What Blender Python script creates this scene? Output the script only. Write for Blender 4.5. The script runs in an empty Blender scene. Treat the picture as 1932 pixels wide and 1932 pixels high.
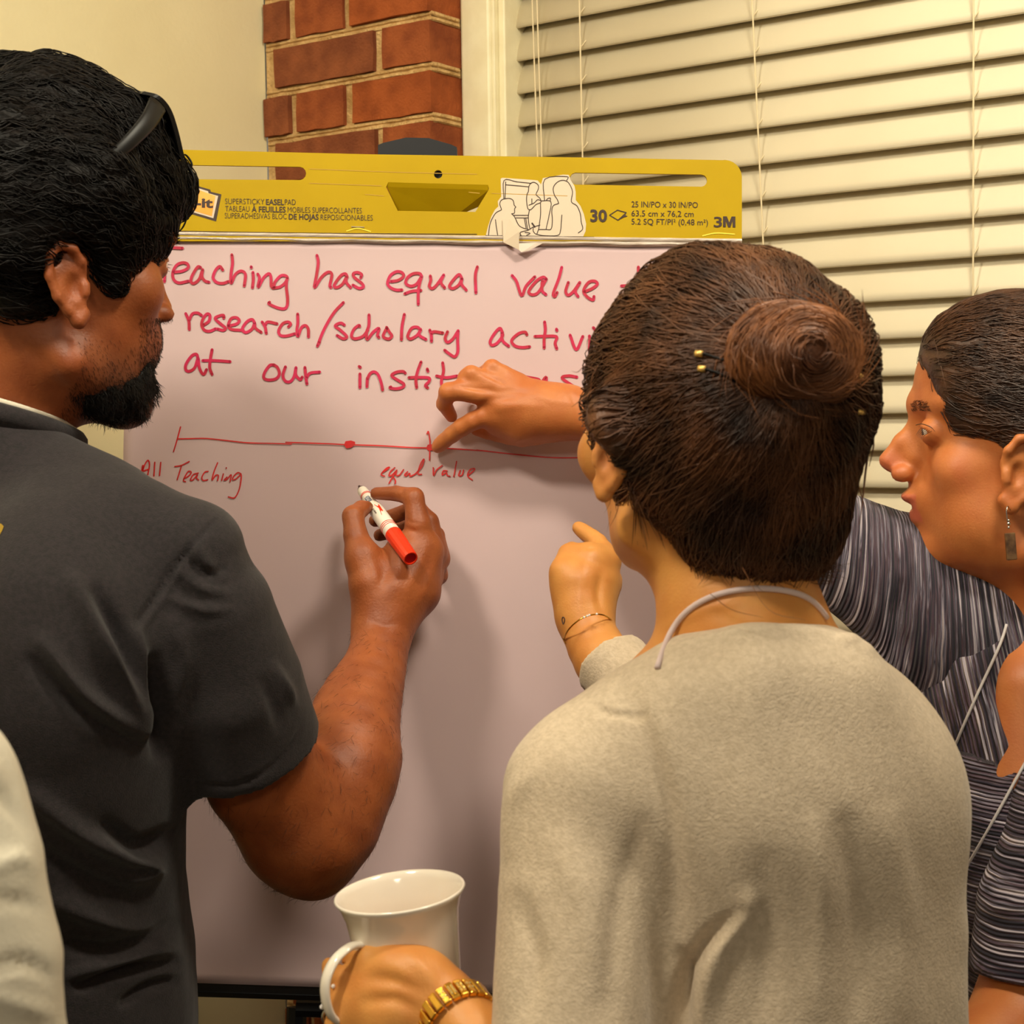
import bpy, math, random
import numpy as np
from mathutils import Vector, Matrix
from mathutils.geometry import tessellate_polygon
from mathutils.bvhtree import BVHTree

SC = bpy.context.scene
COL = SC.collection
rng = np.random.default_rng(7)
random.seed(7)

# ------------------------------------------------------------------ camera
F = 3100.0                       # focal length in pixels of the 1932 px frame
CAM = np.array([0.0, 0.0, 1.62])
_ph = math.radians(3.0); _r = 0.0145
_fw = np.array([0, math.cos(_ph), -math.sin(_ph)]); _up = np.array([0, math.sin(_ph), math.cos(_ph)]); _rt = np.array([1.0, 0, 0])
CX = math.cos(_r) * _rt - math.sin(_r) * _up
CY = math.sin(_r) * _rt + math.cos(_r) * _up
CF = _fw
cam_data = bpy.data.cameras.new('camera'); cam = bpy.data.objects.new('camera', cam_data); COL.objects.link(cam)
M = Matrix.Identity(4)
for i in range(3):
    M[i][0], M[i][1], M[i][2], M[i][3] = CX[i], CY[i], -CF[i], CAM[i]
cam.matrix_world = M
cam_data.sensor_width = 36.0; cam_data.lens = 36.0 * F / 1932
cam_data.clip_start = 0.05
cam_data.dof.use_dof = True; cam_data.dof.focus_distance = 1.62; cam_data.dof.aperture_fstop = 15
SC.camera = cam

# ------------------------------------------------------------------ world, lamps, exposure
w = bpy.data.worlds.new('world'); SC.world = w; w.use_nodes = True
w.node_tree.nodes['Background'].inputs[0].default_value = (1.0, 0.88, 0.68, 1)
w.node_tree.nodes['Background'].inputs[1].default_value = 0.18
def area(name, loc, tgt, size, power, col):
    l = bpy.data.lights.new(name, 'AREA'); l.shape = 'DISK'; l.size = size; l.energy = power; l.color = col
    o = bpy.data.objects.new(name, l); COL.objects.link(o); o.location = loc
    d = Vector(tgt) - Vector(loc); o.rotation_euler = d.to_track_quat('-Z', 'Y').to_euler()
    return o
WARM = (1.0, 0.91, 0.71)
area('ceiling_or_fill_lamp', (-0.60, 0.62, 2.64), (0.1, 1.75, 1.3), 0.26, 18.5, WARM)
area('ceiling_or_fill_lamp', (0.42, 0.92, 2.64), (0.3, 1.9, 1.3), 0.26, 16, WARM)
area('ceiling_or_fill_lamp', (0.1, -1.3, 2.62), (0.1, 1.7, 1.3), 0.6, 15, WARM)  # wide fill added behind the camera, not a fitting of the room
area('ceiling_or_fill_lamp', (-1.0, 1.55, 2.64), (-0.6, 2.1, 1.4), 0.3, 7.5, WARM)  # extra light added to brighten the left wall; no real downlight there
SC.view_settings.view_transform = 'Standard'; SC.view_settings.look = 'None'
SC.view_settings.gamma = 1.0; SC.view_settings.use_curve_mapping = False
SC.view_settings.exposure = 0.12

# ------------------------------------------------------------------ pixel rays -> places in the room
def P(px, py, d):
    return CAM + CF * d + CX * ((px - 966) * d / F) + CY * ((966 - py) * d / F)
def proj(v):
    q = v - CAM
    d = q @ CF
    return 966 + (q @ CX) / d * F, 966 - (q @ CY) / d * F, d
def unit(v):
    v = np.asarray(v, float); return v / np.linalg.norm(v)
def ray_plane(px, py, o, n):
    r = CF + CX * ((px - 966) / F) + CY * ((966 - py) / F)
    t = ((o - CAM) @ n) / (r @ n)
    return CAM + r * t

# ------------------------------------------------------------------ materials
def nod(nt, t, **kw):
    n = nt.nodes.new(t)
    for k, v in kw.items(): setattr(n, k, v)
    return n
def hexc(r, g, b):
    f = lambda c: (c / 255 / 12.92) if c / 255 <= 0.04045 else ((c / 255 + 0.055) / 1.055) ** 2.4
    return (f(r), f(g), f(b), 1)
def mat(name, col, rough=0.6, col2=None, nscale=20, bump=0.0, bscale=80, metal=0.0, spec=0.5, stretch=None, sheen=0, sss=0,
        attr=None, acol=None, coat=0, detail=4, nlo=.35, nhi=.65):
    m = bpy.data.materials.new(name); m.use_nodes = True; nt = m.node_tree
    b = nt.nodes['Principled BSDF']; L = nt.links.new
    b.inputs['Roughness'].default_value = rough; b.inputs['Metallic'].default_value = metal
    b.inputs['Specular IOR Level'].default_value = spec
    b.inputs['Base Color'].default_value = col
    if sheen: b.inputs['Sheen Weight'].default_value = sheen
    if coat: b.inputs['Coat Weight'].default_value = coat
    if sss:
        b.inputs['Subsurface Weight'].default_value = sss; b.inputs['Subsurface Radius'].default_value = (1, .35, .15)
        b.inputs['Subsurface Scale'].default_value = .006
    tc = nod(nt, 'ShaderNodeTexCoord'); src = tc.outputs['Object']
    if stretch:
        mp = nod(nt, 'ShaderNodeMapping'); mp.inputs['Scale'].default_value = stretch; L(src, mp.inputs['Vector']); src = mp.outputs[0]
    out = None
    if col2 is not None:
        n = nod(nt, 'ShaderNodeTexNoise'); n.inputs['Scale'].default_value = nscale; n.inputs['Detail'].default_value = detail
        L(src, n.inputs['Vector'])
        mr = nod(nt, 'ShaderNodeMapRange'); mr.inputs[1].default_value = nlo; mr.inputs[2].default_value = nhi; L(n.outputs['Fac'], mr.inputs[0])
        mx = nod(nt, 'ShaderNodeMix', data_type='RGBA'); mx.inputs[6].default_value = col; mx.inputs[7].default_value = col2
        L(mr.outputs[0], mx.inputs[0]); out = mx.outputs[2]
    if attr:
        a = nod(nt, 'ShaderNodeAttribute', attribute_name=attr)
        mx = nod(nt, 'ShaderNodeMix', data_type='RGBA'); mx.inputs[7].default_value = acol
        if out: L(out, mx.inputs[6])
        else: mx.inputs[6].default_value = col
        L(a.outputs['Fac'], mx.inputs[0]); out = mx.outputs[2]
    if out: L(out, b.inputs['Base Color'])
    if bump:
        n = nod(nt, 'ShaderNodeTexNoise'); n.inputs['Scale'].default_value = bscale; n.inputs['Detail'].default_value = 5; L(src, n.inputs['Vector'])
        bp = nod(nt, 'ShaderNodeBump'); bp.inputs['Strength'].default_value = 1; bp.inputs['Distance'].default_value = bump
        L(n.outputs['Fac'], bp.inputs['Height']); L(bp.outputs[0], b.inputs['Normal'])
    return m

# ------------------------------------------------------------------ objects
WLOC = {}
def tag(o, label=None, cat=None, group=None, kind=None):
    if label: o['label'] = label
    if cat: o['category'] = cat
    if group: o['group'] = group
    if kind: o['kind'] = kind
    return o
def empty(name, loc, **kw):
    o = bpy.data.objects.new(name, None); COL.objects.link(o); o.location = loc; o.empty_display_size = .05
    WLOC[o.name] = np.array(loc, float); tag(o, **kw); return o
def mesh_data(name, V, Fc, smooth=False):
    me = bpy.data.meshes.new(name)
    V = np.asarray(V, np.float32).reshape(-1, 3)
    if isinstance(Fc, np.ndarray):
        n, k = Fc.shape
        me.vertices.add(len(V)); me.vertices.foreach_set('co', V.ravel())
        me.loops.add(n * k); me.loops.foreach_set('vertex_index', Fc.ravel().astype(np.int32))
        me.polygons.add(n); me.polygons.foreach_set('loop_start', np.arange(0, n * k, k, dtype=np.int32))
        me.update(calc_edges=True); me.validate()
    else:
        me.from_pydata([tuple(map(float, v)) for v in V], [], Fc); me.update()
    if smooth: me.polygons.foreach_set('use_smooth', np.ones(len(me.polygons), bool))
    return me
def mk(name, V, Fc, m, parent=None, smooth=False, loc=None, **kw):
    """one mesh object; V in world coordinates"""
    V = np.asarray(V, float).reshape(-1, 3)
    base = WLOC[parent.name] if parent else (np.array(loc, float) if loc is not None else V.mean(0))
    me = mesh_data(name, V - base, Fc, smooth)
    if m: me.materials.append(m)
    o = bpy.data.objects.new(name, me); COL.objects.link(o)
    if parent: o.parent = parent; WLOC[o.name] = base
    else: o.location = base; WLOC[o.name] = base
    tag(o, **kw); return o
def box(c, s, R=None):
    """corner list + quads of a box, centre c, size s, rows of R its axes"""
    R = np.eye(3) if R is None else np.asarray(R)
    V = [np.asarray(c) + R.T @ (np.array([x, y, z]) * np.asarray(s) / 2) for x in (-1, 1) for y in (-1, 1) for z in (-1, 1)]
    return V, [(0, 1, 3, 2), (4, 6, 7, 5), (0, 4, 5, 1), (2, 3, 7, 6), (0, 2, 6, 4), (1, 5, 7, 3)]
def merge(parts):
    V, Fc = [], []
    for v, f in parts:
        k = len(V); V += [np.asarray(x, float) for x in v]; Fc += [tuple(int(i) + k for i in q) for q in f]
    return V, Fc
def catmull(pts, n=6):
    pts = [np.asarray(p, float) for p in pts]
    if len(pts) < 3: return pts
    q = [2 * pts[0] - pts[1]] + pts + [2 * pts[-1] - pts[-2]]; out = []
    for i in range(1, len(q) - 2):
        for t in np.linspace(0, 1, n, endpoint=False):
            a, b, c, d = q[i - 1:i + 3]
            out.append(.5 * (2 * b + (c - a) * t + (2 * a - 5 * b + 4 * c - d) * t * t + (3 * b - a - 3 * c + d) * t ** 3))
    return out + [pts[-1]]
def tube(pts, r, sides=8, closed=False, flat=None, cap=True):
    pts = [np.asarray(p, float) for p in pts]; n = len(pts)
    r = [r] * n if np.isscalar(r) else list(r)
    V, Fc = [], []; ref = None
    for i in range(n):
        t = unit(pts[(i + 1) % n] - pts[i - 1]) if closed else unit(pts[min(i + 1, n - 1)] - pts[max(i - 1, 0)])
        if ref is None: ref = np.array([0, 0, 1.0]) if abs(t[2]) < .9 else np.array([1.0, 0, 0])
        if flat is not None: ref = np.asarray(flat[1](pts[i]) if callable(flat[1]) else flat[1])
        a = unit(ref - t * (ref @ t)); b = np.cross(t, a); ref = a
        fa = flat[0] if flat is not None else 1
        for k in range(sides):
            an = 2 * math.pi * k / sides; V.append(pts[i] + r[i] * (a * math.cos(an) * fa + b * math.sin(an)))
    for i in range(n if closed else n - 1):
        for k in range(sides):
            j = (i + 1) % n
            Fc.append((i * sides + k, i * sides + (k + 1) % sides, j * sides + (k + 1) % sides, j * sides + k))
    if cap and not closed:
        Fc.append(tuple(range(sides))[::-1]); Fc.append(tuple((n - 1) * sides + k for k in range(sides)))
    return V, Fc
def lathe(c, ax, prof, sides=48, a=None):
    """prof: list of (radius, height along ax)"""
    ax = unit(ax); a = unit(np.cross(ax, [0, 1, .1])) if a is None else unit(np.asarray(a) - ax * (np.asarray(a) @ ax)); b = np.cross(ax, a)
    V, Fc = [], []
    for r, h in prof:
        for k in range(sides):
            an = 2 * math.pi * k / sides; V.append(np.asarray(c) + ax * h + r * (a * math.cos(an) + b * math.sin(an)))
    for i in range(len(prof) - 1):
        for k in range(sides):
            Fc.append((i * sides + k, i * sides + (k + 1) % sides, (i + 1) * sides + (k + 1) % sides, (i + 1) * sides + k))
    return V, Fc
def bevel(o, wd, seg=2):
    md = o.modifiers.new('bevel', 'BEVEL'); md.width = wd; md.segments = seg; md.limit_method = 'ANGLE'; return o
# ================================================================== room
M_wall = mat('cream_paint', hexc(234, 222, 180), .55, hexc(228, 215, 172), 6, .0004, 160)
M_trim = mat('cream_gloss', hexc(236, 226, 190), .45, hexc(228, 216, 178), 30, .0004, 60)
M_floor = mat('floor_carpet', hexc(96, 84, 72), .95, hexc(70, 60, 52), 90, .002, 300)
M_ceil = mat('ceiling_paint', hexc(235, 230, 215), .8, hexc(228, 222, 206), 8, .0005, 120)
M_mortar = mat('mortar', hexc(214, 176, 118), .95, hexc(176, 136, 80), 45, .004, 220)
M_bricks = [mat('brick_%s' % n, c, .9, c2, 28, .0016, 260, spec=.2) for n, c, c2 in
            (('red', hexc(150, 80, 42), hexc(122, 60, 32)), ('brown', hexc(138, 78, 46), hexc(112, 60, 36)), ('orange', hexc(156, 80, 38), hexc(128, 62, 28)))]
M_slat = mat('blind_slat', hexc(228, 216, 188), .5, hexc(223, 210, 181), 5)
M_cord = mat('blind_cord', hexc(226, 208, 170), .8)
M_glass = mat('night_glass', hexc(20, 22, 26), .05)

W = np.array([0.8105, -0.5857, 0.0])      # along the window wall, to the right
N = np.array([-0.5857, -0.8105, 0.0])     # out of the window wall, into the room
Zv = np.array([0, 0, 1.0])
def wallpt(c, s, z):                       # c: depth of the plane at X = 0
    return np.array([0, c, 0]) + W * s + Zv * z
ROT_W = Matrix(((W[0], -N[0], 0), (W[1], -N[1], 0), (0, 0, 1))).to_4x4()

V, Fc = box((0, 0.9, -0.02), (8, 9, .04)); mk('floor', V, Fc, M_floor, kind='structure')
V, Fc = box((0, 0.9, 2.72), (8, 9, .1)); mk('ceiling', V, Fc, M_ceil, kind='structure')
BC = 2.08                                   # brick face plane
KX = -0.414                                 # corner with the left wall, along the wall
corner = wallpt(BC, KX, 0)
# left wall, square to the window wall, comes towards the viewer
cl = corner + N * 1.6
V, Fc = box((cl[0] - W[0] * .05, cl[1] - W[1] * .05, 1.335), (.10, 3.2, 2.67), np.array([W, N, Zv])); mk('wall_left', V, Fc, M_wall, kind='structure')
# wall behind the bricks and behind the blinds
s_c = -0.1163                               # outer corner of the brick pier
mid = wallpt(BC, (KX + s_c) / 2, 1.335) - N * .10
wb = mk('wall_window', *merge([box(mid + N * .0092, (s_c - KX - .004, .18, 2.67), np.array([W, N, Zv])),
      box(wallpt(BC, 1.9, .23) - N * .10, (1.0, .2, .46), np.array([W, N, Zv])),
      box(wallpt(BC, 1.4, 2.60) - N * .10, (3.0, .2, .14), np.array([W, N, Zv])),
      box(wallpt(BC, .66, .23) - N * .10, (1.55, .2, .46), np.array([W, N, Zv])),
      box(wallpt(BC, 1.9, 1.64) - N * .10, (.86, .2, 1.78), np.array([W, N, Zv]))]), M_mortar, kind='structure')
# bricks: stretchers and headers of the pier's face, returns of the corner bricks down its side
CH = .0645; BL, BH = .180, .0522
z_ref = ray_plane(830, 122, wallpt(BC, 0, 0), N)[2]                        # bed joint seen at the pier's corner
def rough_brick(l, d, h, seed, amp=.0011):
    r = np.random.default_rng(seed); xs = np.linspace(-l / 2, l / 2, 6); zs = np.linspace(-h / 2, h / 2, 3); V = []; Fc = []
    def pt(x, y, z):
        e = amp * (r.random(3) - .5) * 2; return (x + e[0], y + e[1] * .5, z + e[2])
    for y in (-d / 2, d / 2):
        for z in zs:
            for x in xs: V.append(pt(x, y, z))
    g = lambda a, j, i: a * 18 + j * 6 + i
    for j in range(2):
        for i in range(5):
            Fc.append((g(0, j, i), g(0, j, i + 1), g(0, j + 1, i + 1), g(0, j + 1, i)))
            Fc.append((g(1, j, i), g(1, j + 1, i), g(1, j + 1, i + 1), g(1, j, i + 1)))
    for i in range(5):
        Fc.append((g(0, 0, i), g(1, 0, i), g(1, 0, i + 1), g(0, 0, i + 1))); Fc.append((g(0, 2, i), g(0, 2, i + 1), g(1, 2, i + 1), g(1, 2, i)))
    for j in range(2):
        Fc.append((g(0, j, 0), g(0, j + 1, 0), g(1, j + 1, 0), g(1, j, 0))); Fc.append((g(0, j, 5), g(1, j, 5), g(1, j + 1, 5), g(0, j + 1, 5)))
    return V, Fc
bmesh_cache = {}
def brick(sa, sb, row, depth, k):
    l = round(sb - sa, 3)
    key = (l, round(depth, 3), k % 4)
    if key not in bmesh_cache:
        V, Fc = rough_brick(l, depth, BH, hash(key) % 9999); me = mesh_data('brick', V, Fc); me.materials.append(M_bricks[(k * 7 + row * 3) % 3])
        bmesh_cache[key] = me
    o = bpy.data.objects.new('brick', bmesh_cache[key]); COL.objects.link(o); o.parent = wb
    c = wallpt(BC, (sa + sb) / 2, z_ref + (row + .5) * CH) - N * (depth / 2 - .005 - .0015 * (k % 3))
    o.matrix_local = Matrix.Translation(Vector(c - WLOC[wb.name])) @ ROT_W
    return o
kk = 0
for row in range(-24, 12):
    # courses seen from the corner leftwards
    if row % 2 == 0: lens = [.080, BL, BL]          # corner brick, then stretchers
    else: lens = [.134, .086, .086, BL]
    s = s_c
    first = True
    for L_ in lens:
        a = max(s - L_, KX + .004)
        if s - a < .02: break
        brick(a, s, row, .115 if first else .06, kk); kk += 1
        s = a - .0145; first = False
for row in range(-24, 13):
    zj = z_ref + row * CH - .0002
    parts = []
    for dz in (-.0033, .0033):
        rr_ = np.random.default_rng(row * 7 + int(dz > 0) + 300)
        ss = np.linspace(KX + .004, s_c - .0005, 22)
        pts = [wallpt(BC, s_, zj + dz + rr_.uniform(-.0006, .0006)) - N * (.0002 + rr_.uniform(0, .0012)) for s_ in ss]
        pts += [wallpt(BC, s_c + .0005, zj + dz) - N * q_s for q_s in (.012, .03, .055)]
        parts.append(tube(pts, [.0031 + rr_.uniform(-.0004, .0004) for _ in pts], 6, flat=(1.0, (0, 0, 1))))
    for side_, p_ in enumerate(parts): mk('mortar_bead', *p_, M_mortar, wb)
# window: frame, sash glass behind, sill
win = empty('window', wallpt(BC, .6, .8), kind='structure'); win.name = 'window_1'; WLOC['window_1'] = WLOC.get('window', np.array(win.location))
def wbox(name, s0, s1, n0, n1, z0, z1, m, par, wd=.002):
    V, Fc = box(wallpt(BC, (s0 + s1) / 2, (z0 + z1) / 2) + N * (n0 + n1) / 2, (s1 - s0, abs(n1 - n0), z1 - z0), np.array([W, N, Zv]))
    return bevel(mk(name, V, Fc, m, par), wd)
f0 = s_c + .001
wbox('brick_mould', f0, f0 + .048, -.058, -.13, .49, 2.52, M_trim, win, .004)
wbox('frame_bead', f0 + .048, f0 + .053, -.062, -.13, .49, 2.52, M_trim, win, .001)
wbox('inner_frame', f0 + .053, f0 + .064, -.07, -.16, .80, 2.52, M_trim, win)
wbox('window_frame', 1.42, 1.468, -.058, -.13, .49, 2.52, M_trim, win)
wbox('window_frame', s_c, 1.468, -.058, -.13, 2.47, 2.53, M_trim, win)
wbox('window_sill', s_c, 1.47, .03, -.13, .45, .49, M_trim, win)
wbox('pane', s_c, 1.47, -.185, -.19, .49, 2.5, M_glass, win)
for zz in (1.62, 2.0):
    wbox('glazing_bar', s_c + .05, 1.43, -.165, -.185, zz, zz + .03, M_trim, win)
# venetian blind
CB = 2.215; PITCH = .0428; SL0, SL1 = -.058, 1.40
bl = empty('venetian_blind', wallpt(CB, .6, 2.4), label='cream venetian blind with tilted slats hanging in the window', cat='blind')
def slat_mesh(L_, wdt=.0545, th=.0028, n=7):
    V, Fc = [], []
    for e in (0, L_):
        for side in (0, 1):
            for i in range(n):
                t = i / (n - 1) - .5; y = t * wdt; z = .0045 * (1 - (2 * t) ** 2) + (th / 2 if side else -th / 2)
                V.append((e, y, z))
    q = lambda e, s, i: e * 2 * n + s * n + i
    for i in range(n - 1):
        Fc.append((q(0, 1, i), q(0, 1, i + 1), q(1, 1, i + 1), q(1, 1, i))); Fc.append((q(0, 0, i), q(1, 0, i), q(1, 0, i + 1), q(0, 0, i + 1)))
        Fc.append((q(0, 0, i), q(0, 0, i + 1), q(0, 1, i + 1), q(0, 1, i))); Fc.append((q(1, 0, i), q(1, 1, i), q(1, 1, i + 1), q(1, 0, i + 1)))
    Fc.append((q(0, 0, 0), q(0, 1, 0), q(1, 1, 0), q(1, 0, 0))); Fc.append((q(0, 0, n - 1), q(1, 0, n - 1), q(1, 1, n - 1), q(0, 1, n - 1)))
    me = mesh_data('slat', V, Fc); me.materials.append(M_slat); me.polygons.foreach_set('use_smooth', [len(p.vertices) == 4 and abs(p.normal.z) > .5 for p in me.polygons]); return me
sm = slat_mesh(SL1 - SL0)
TILT = math.radians(64)
pz = ray_plane(1100, 217, wallpt(CB, 0, 0) + N * .016, N)[2] + .5 * .05 * math.sin(TILT)   # a slat's centre height
nn = 0
for i in range(-34, 18):
    z = pz + i * PITCH
    if not .50 < z < 2.42: continue
    o = bpy.data.objects.new('slat', sm); COL.objects.link(o); o.parent = bl
    jit = math.radians(rng.uniform(-1.2, 1.2))
    o.matrix_local = Matrix.Translation(Vector(wallpt(CB, SL0, z) - WLOC[bl.name])) @ ROT_W @ Matrix.Rotation(TILT + jit, 4, 'X')
def bcord(name, s, n, z0, z1, r=.0009, dz=0, m=M_cord, s2=None):
    s2 = s if s2 is None else s2
    pts = [wallpt(CB, s + (s2 - s) * t, z0 + (z1 - z0) * t) + N * n for t in np.linspace(0, 1, 5)]
    V, Fc = tube(pts, r, 6); return mk(name, V, Fc, m, bl)
def s_at(px, py, n):
    p = ray_plane(px, py, wallpt(CB, 0, 0) + N * n, N); return (p - wallpt(CB, 0, 0)) @ W, p[2]
for (pa, pb) in (((1004, 0), (1014, 290)), ((1013, 0), (1022, 290))):
    s1, z1 = s_at(*pa, .034); s2, z2 = s_at(*pb, .034)
    k = (s2 - s1) / (z2 - z1); bcord('lift_cord', s1 + k * (2.42 - z1), .034, 2.42, .9, s2=s1 + k * (.9 - z1))
for pa, pb in (((1093, 0), (1099, 290)), ((1419, 0), (1440, 460)), ((1837, 0), (1836, 560))):
    s1, z1 = s_at(*pa, .021); s2, z2 = s_at(*pb, .021); k = (s2 - s1) / (z2 - z1)
    f = lambda z: s1 + k * (z - z1)
    bcord('ladder_cord', f(2.42), .021, 2.42, .52, .0010, s2=f(.52))
    bcord('ladder_cord', f(2.42) + .008, -.021, 2.42, .52, .0010, s2=f(.52) + .008)
    parts = []
    for i in range(-34, 18):
        z = pz + i * PITCH
        if not .50 < z < 2.40: continue
        parts.append(tube([wallpt(CB, f(z) , z - .024) + N * .0205, wallpt(CB, f(z) + .009, z + .016) - N * .017], .0007, 5))
    mk('ladder_rung', *merge(parts), M_cord, bl, kind='stuff')
V, Fc = box(wallpt(CB, (SL0 + SL1) / 2, 2.45), (SL1 - SL0, .055, .05), np.array([W, N, Zv])); bevel(mk('head_rail', V, Fc, M_slat, bl), .003)
V, Fc = box(wallpt(CB, (SL0 + SL1) / 2, .50), (SL1 - SL0, .05, .016), np.array([W, N, Zv])); bevel(mk('bottom_rail', V, Fc, M_slat, bl), .003)
# ================================================================== easel and pad
PD = 1.70
_o = P(815, 1080, PD)
_yaw = math.radians(1.2); _lean = math.radians(3.0); _cr = math.radians(-2.25)
_x0 = np.array([math.cos(_yaw), -math.sin(_yaw), 0]); _z0 = np.array([math.sin(_yaw) * math.sin(_lean), math.cos(_yaw) * math.sin(_lean), math.cos(_lean)])
PX = math.cos(_cr) * _x0 + math.sin(_cr) * _z0
PZ = -math.sin(_cr) * _x0 + math.cos(_cr) * _z0
PN = unit(np.cross(PX, PZ)); PN = -PN if PN @ CF > 0 else PN      # towards the viewer
def pad(px, py, off=0.0): return ray_plane(px, py, _o + PN * off, PN)
def padplane(px, py, off):                                         # point of the plane behind this pixel, pushed off along the normal
    return ray_plane(px, py, _o, PN) + PN * off
def slab(name, loops, off, th, m, par, **kw):
    """flat piece with holes, loops in pixels, front face at off, thickness th behind it"""
    fr = [[Vector(padplane(x, y, off)) for x, y in lp] for lp in loops]
    u = [[Vector(((Vector(p) - Vector(_o)).dot(Vector(PX)), (Vector(p) - Vector(_o)).dot(Vector(PZ)), 0)) for p in lp] for lp in fr]
    tris = tessellate_polygon(u); flatp = [p for lp in fr for p in lp]; n = len(flatp)
    V = [np.array(p) for p in flatp] + [np.array(p) - PN * th for p in flatp]; Fc = []
    for t in tris:
        a, b, c = (V[i] for i in t)
        if np.cross(b - a, c - a) @ PN < 0: t = t[::-1]
        Fc.append(tuple(t)); Fc.append(tuple(i + n for i in t[::-1]))
    k = 0
    for lp in fr:
        L_ = len(lp)
        for i in range(L_): Fc.append((k + i, k + (i + 1) % L_, k + (i + 1) % L_ + n, k + i + n))
        k += L_
    return mk(name, V, Fc, m, par, **kw)
def ribbon(strokes, wpx, off, sm=6, taper=False):
    """flat pen strokes on the pad"""
    parts = []
    for st in strokes:
        wd = wpx
        if isinstance(st, tuple) and not np.isscalar(st[0]) and isinstance(st[1], (int, float)): st, wd = st
        pts = catmull([np.array(p, float) for p in st], sm) if len(st) > 2 else [np.array(p, float) for p in st]
        pts = [p for i, p in enumerate(pts) if i == 0 or np.linalg.norm(p - pts[i - 1]) > .25]
        if len(pts) < 2: pts = [pts[0], pts[0] + [.1, .1]]
        V, n = [], len(pts)
        for i, p in enumerate(pts):
            t = unit(pts[min(i + 1, n - 1)] - pts[max(i - 1, 0)]); nn_ = np.array([-t[1], t[0]])
            V += [p + nn_ * wd / 2, p - nn_ * wd / 2]
        Fc = [(2 * i, 2 * i + 1, 2 * i + 3, 2 * i + 2) for i in range(n - 1)]
        for e, c in ((0, pts[0]), (1, pts[-1])):
            k = len(V); V += [c + wd / 2 * np.array([math.cos(a), math.sin(a)]) for a in np.linspace(0, 2 * math.pi, 9)[:-1]]
            Fc.append(tuple(range(k, k + 8)))
        W3 = [padplane(v[0], v[1], off + 1e-5 * (len(parts) % 7)) for v in V]
        F2 = []
        for f in Fc:
            a, b, c = W3[f[0]], W3[f[1]], W3[f[2]]
            F2.append(f if np.cross(b - a, c - a) @ PN > 0 else f[::-1])
        parts.append((W3, F2))
    return merge(parts)
M_yel = mat('yellow_card', hexc(186, 154, 0), .6, hexc(179, 147, 0), 9, .0005, 30, spec=.2)
M_card = mat('brown_card', hexc(190, 150, 60), .8)
M_paper = mat('easel_paper', hexc(211, 184, 186), .75, hexc(205, 178, 180), 3, .0006, 16)
M_tape = mat('clear_tape', hexc(205, 190, 176), .16, hexc(170, 152, 136), 26, .001, 70, stretch=(1, 1, 8))
M_black = mat('black_plastic', hexc(16, 16, 22), .5, spec=.3)
M_print = mat('print_ink', hexc(52, 26, 10), .5)
M_pgrey = mat('printed_grey', hexc(214, 196, 172), .45)
M_pink = mat('pink_marker_ink', hexc(200, 14, 78), .5, hexc(180, 16, 50), 60)
M_red = mat('red_marker_ink', hexc(226, 32, 34), .5, hexc(196, 38, 40), 60)
M_orange = mat('logo_orange', hexc(250, 160, 40), .4, hexc(244, 190, 90), 30)
M_white = mat('torn_paper', hexc(236, 222, 206), .7, bump=.0006, bscale=60)

ez = empty('easel', P(800, 1890, 1.74) * [1, 1, 0], label='black folding easel holding the flip chart, top clip and ledge showing', cat='easel')
slab('top_clip', [[(712, 300), (712, 271), (722, 267), (765, 257), (808, 258), (850, 270), (861, 275), (862, 300)]], -.006, .012, M_black, ez)
lt = [P(300, 1864, 1.715), P(420, 1869, 1.715), P(960, 1890, 1.715), P(1420, 1900, 1.715)]
V, Fc = merge([tube([lt[0], lt[-1]], .0085, 4, flat=(1.0, (0, 0, 1)))]); bevel(mk('ledge', V, Fc, M_black, ez), .001)
parts = []
for a, b in (((560, 1900, 1.80), (450, 5200, 1.52)), ((1080, 1900, 1.80), (1250, 5200, 1.52)), ((823, 300, 1.79), (823, 5000, 2.25))):
    pa = P(*a); pb = P(*b); pb = pa + (pb - pa) * ((pa[2]) / (pa[2] - pb[2]))
    V, Fc = tube([pa, pb], .011, 8); mk('leg', V, Fc, M_black, ez)
V, Fc = tube([P(823, 280, 1.765), P(823, 1900, 1.80)], .012, 8); mk('mast', V, Fc, M_black, ez)
V, Fc = tube([P(560, 1900, 1.79), P(1080, 1915, 1.79)], .011, 8); mk('cross_bar', V, Fc, M_black, ez)

pr = empty('easel_pad', _o, label='white flip chart pad under a yellow card header, handwritten in pink and red', cat='flip chart')
def arc(cx, cy, r, a0, a1, n=6): return [(cx + r * math.cos(math.radians(a)), cy + r * math.sin(math.radians(a))) for a in np.linspace(a0, a1, n)]
outer = [(241, 456), (241, 315)] + arc(266, 306, 24, 200, 270, 4) + [(700, 292.5), (1100, 298.5), (1362, 303.5)] + arc(1366, 336, 33, -88, -4, 7) + [(1399, 456)]
slotL = [(318, 312), (566, 316)] + arc(566, 328.5, 12.5, -85, 85, 7) + [(318, 339)] + arc(318, 325.5, 13, 95, 265, 5)
slotR = [(1085, 327), (1320, 330.5)] + arc(1322, 342, 11.5, -85, 85, 7) + [(1085, 349.5)] + arc(1086, 338, 11, 100, 262, 6)
hole = arc(827, 330, 8, 0, 337, 14)
trap = [(733, 345), (921, 350), (923, 358), (897, 401), (751, 399), (729, 354)]
slab('header', [outer, slotL, slotR, hole, trap], .0035, .0035, M_yel, pr)
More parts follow.
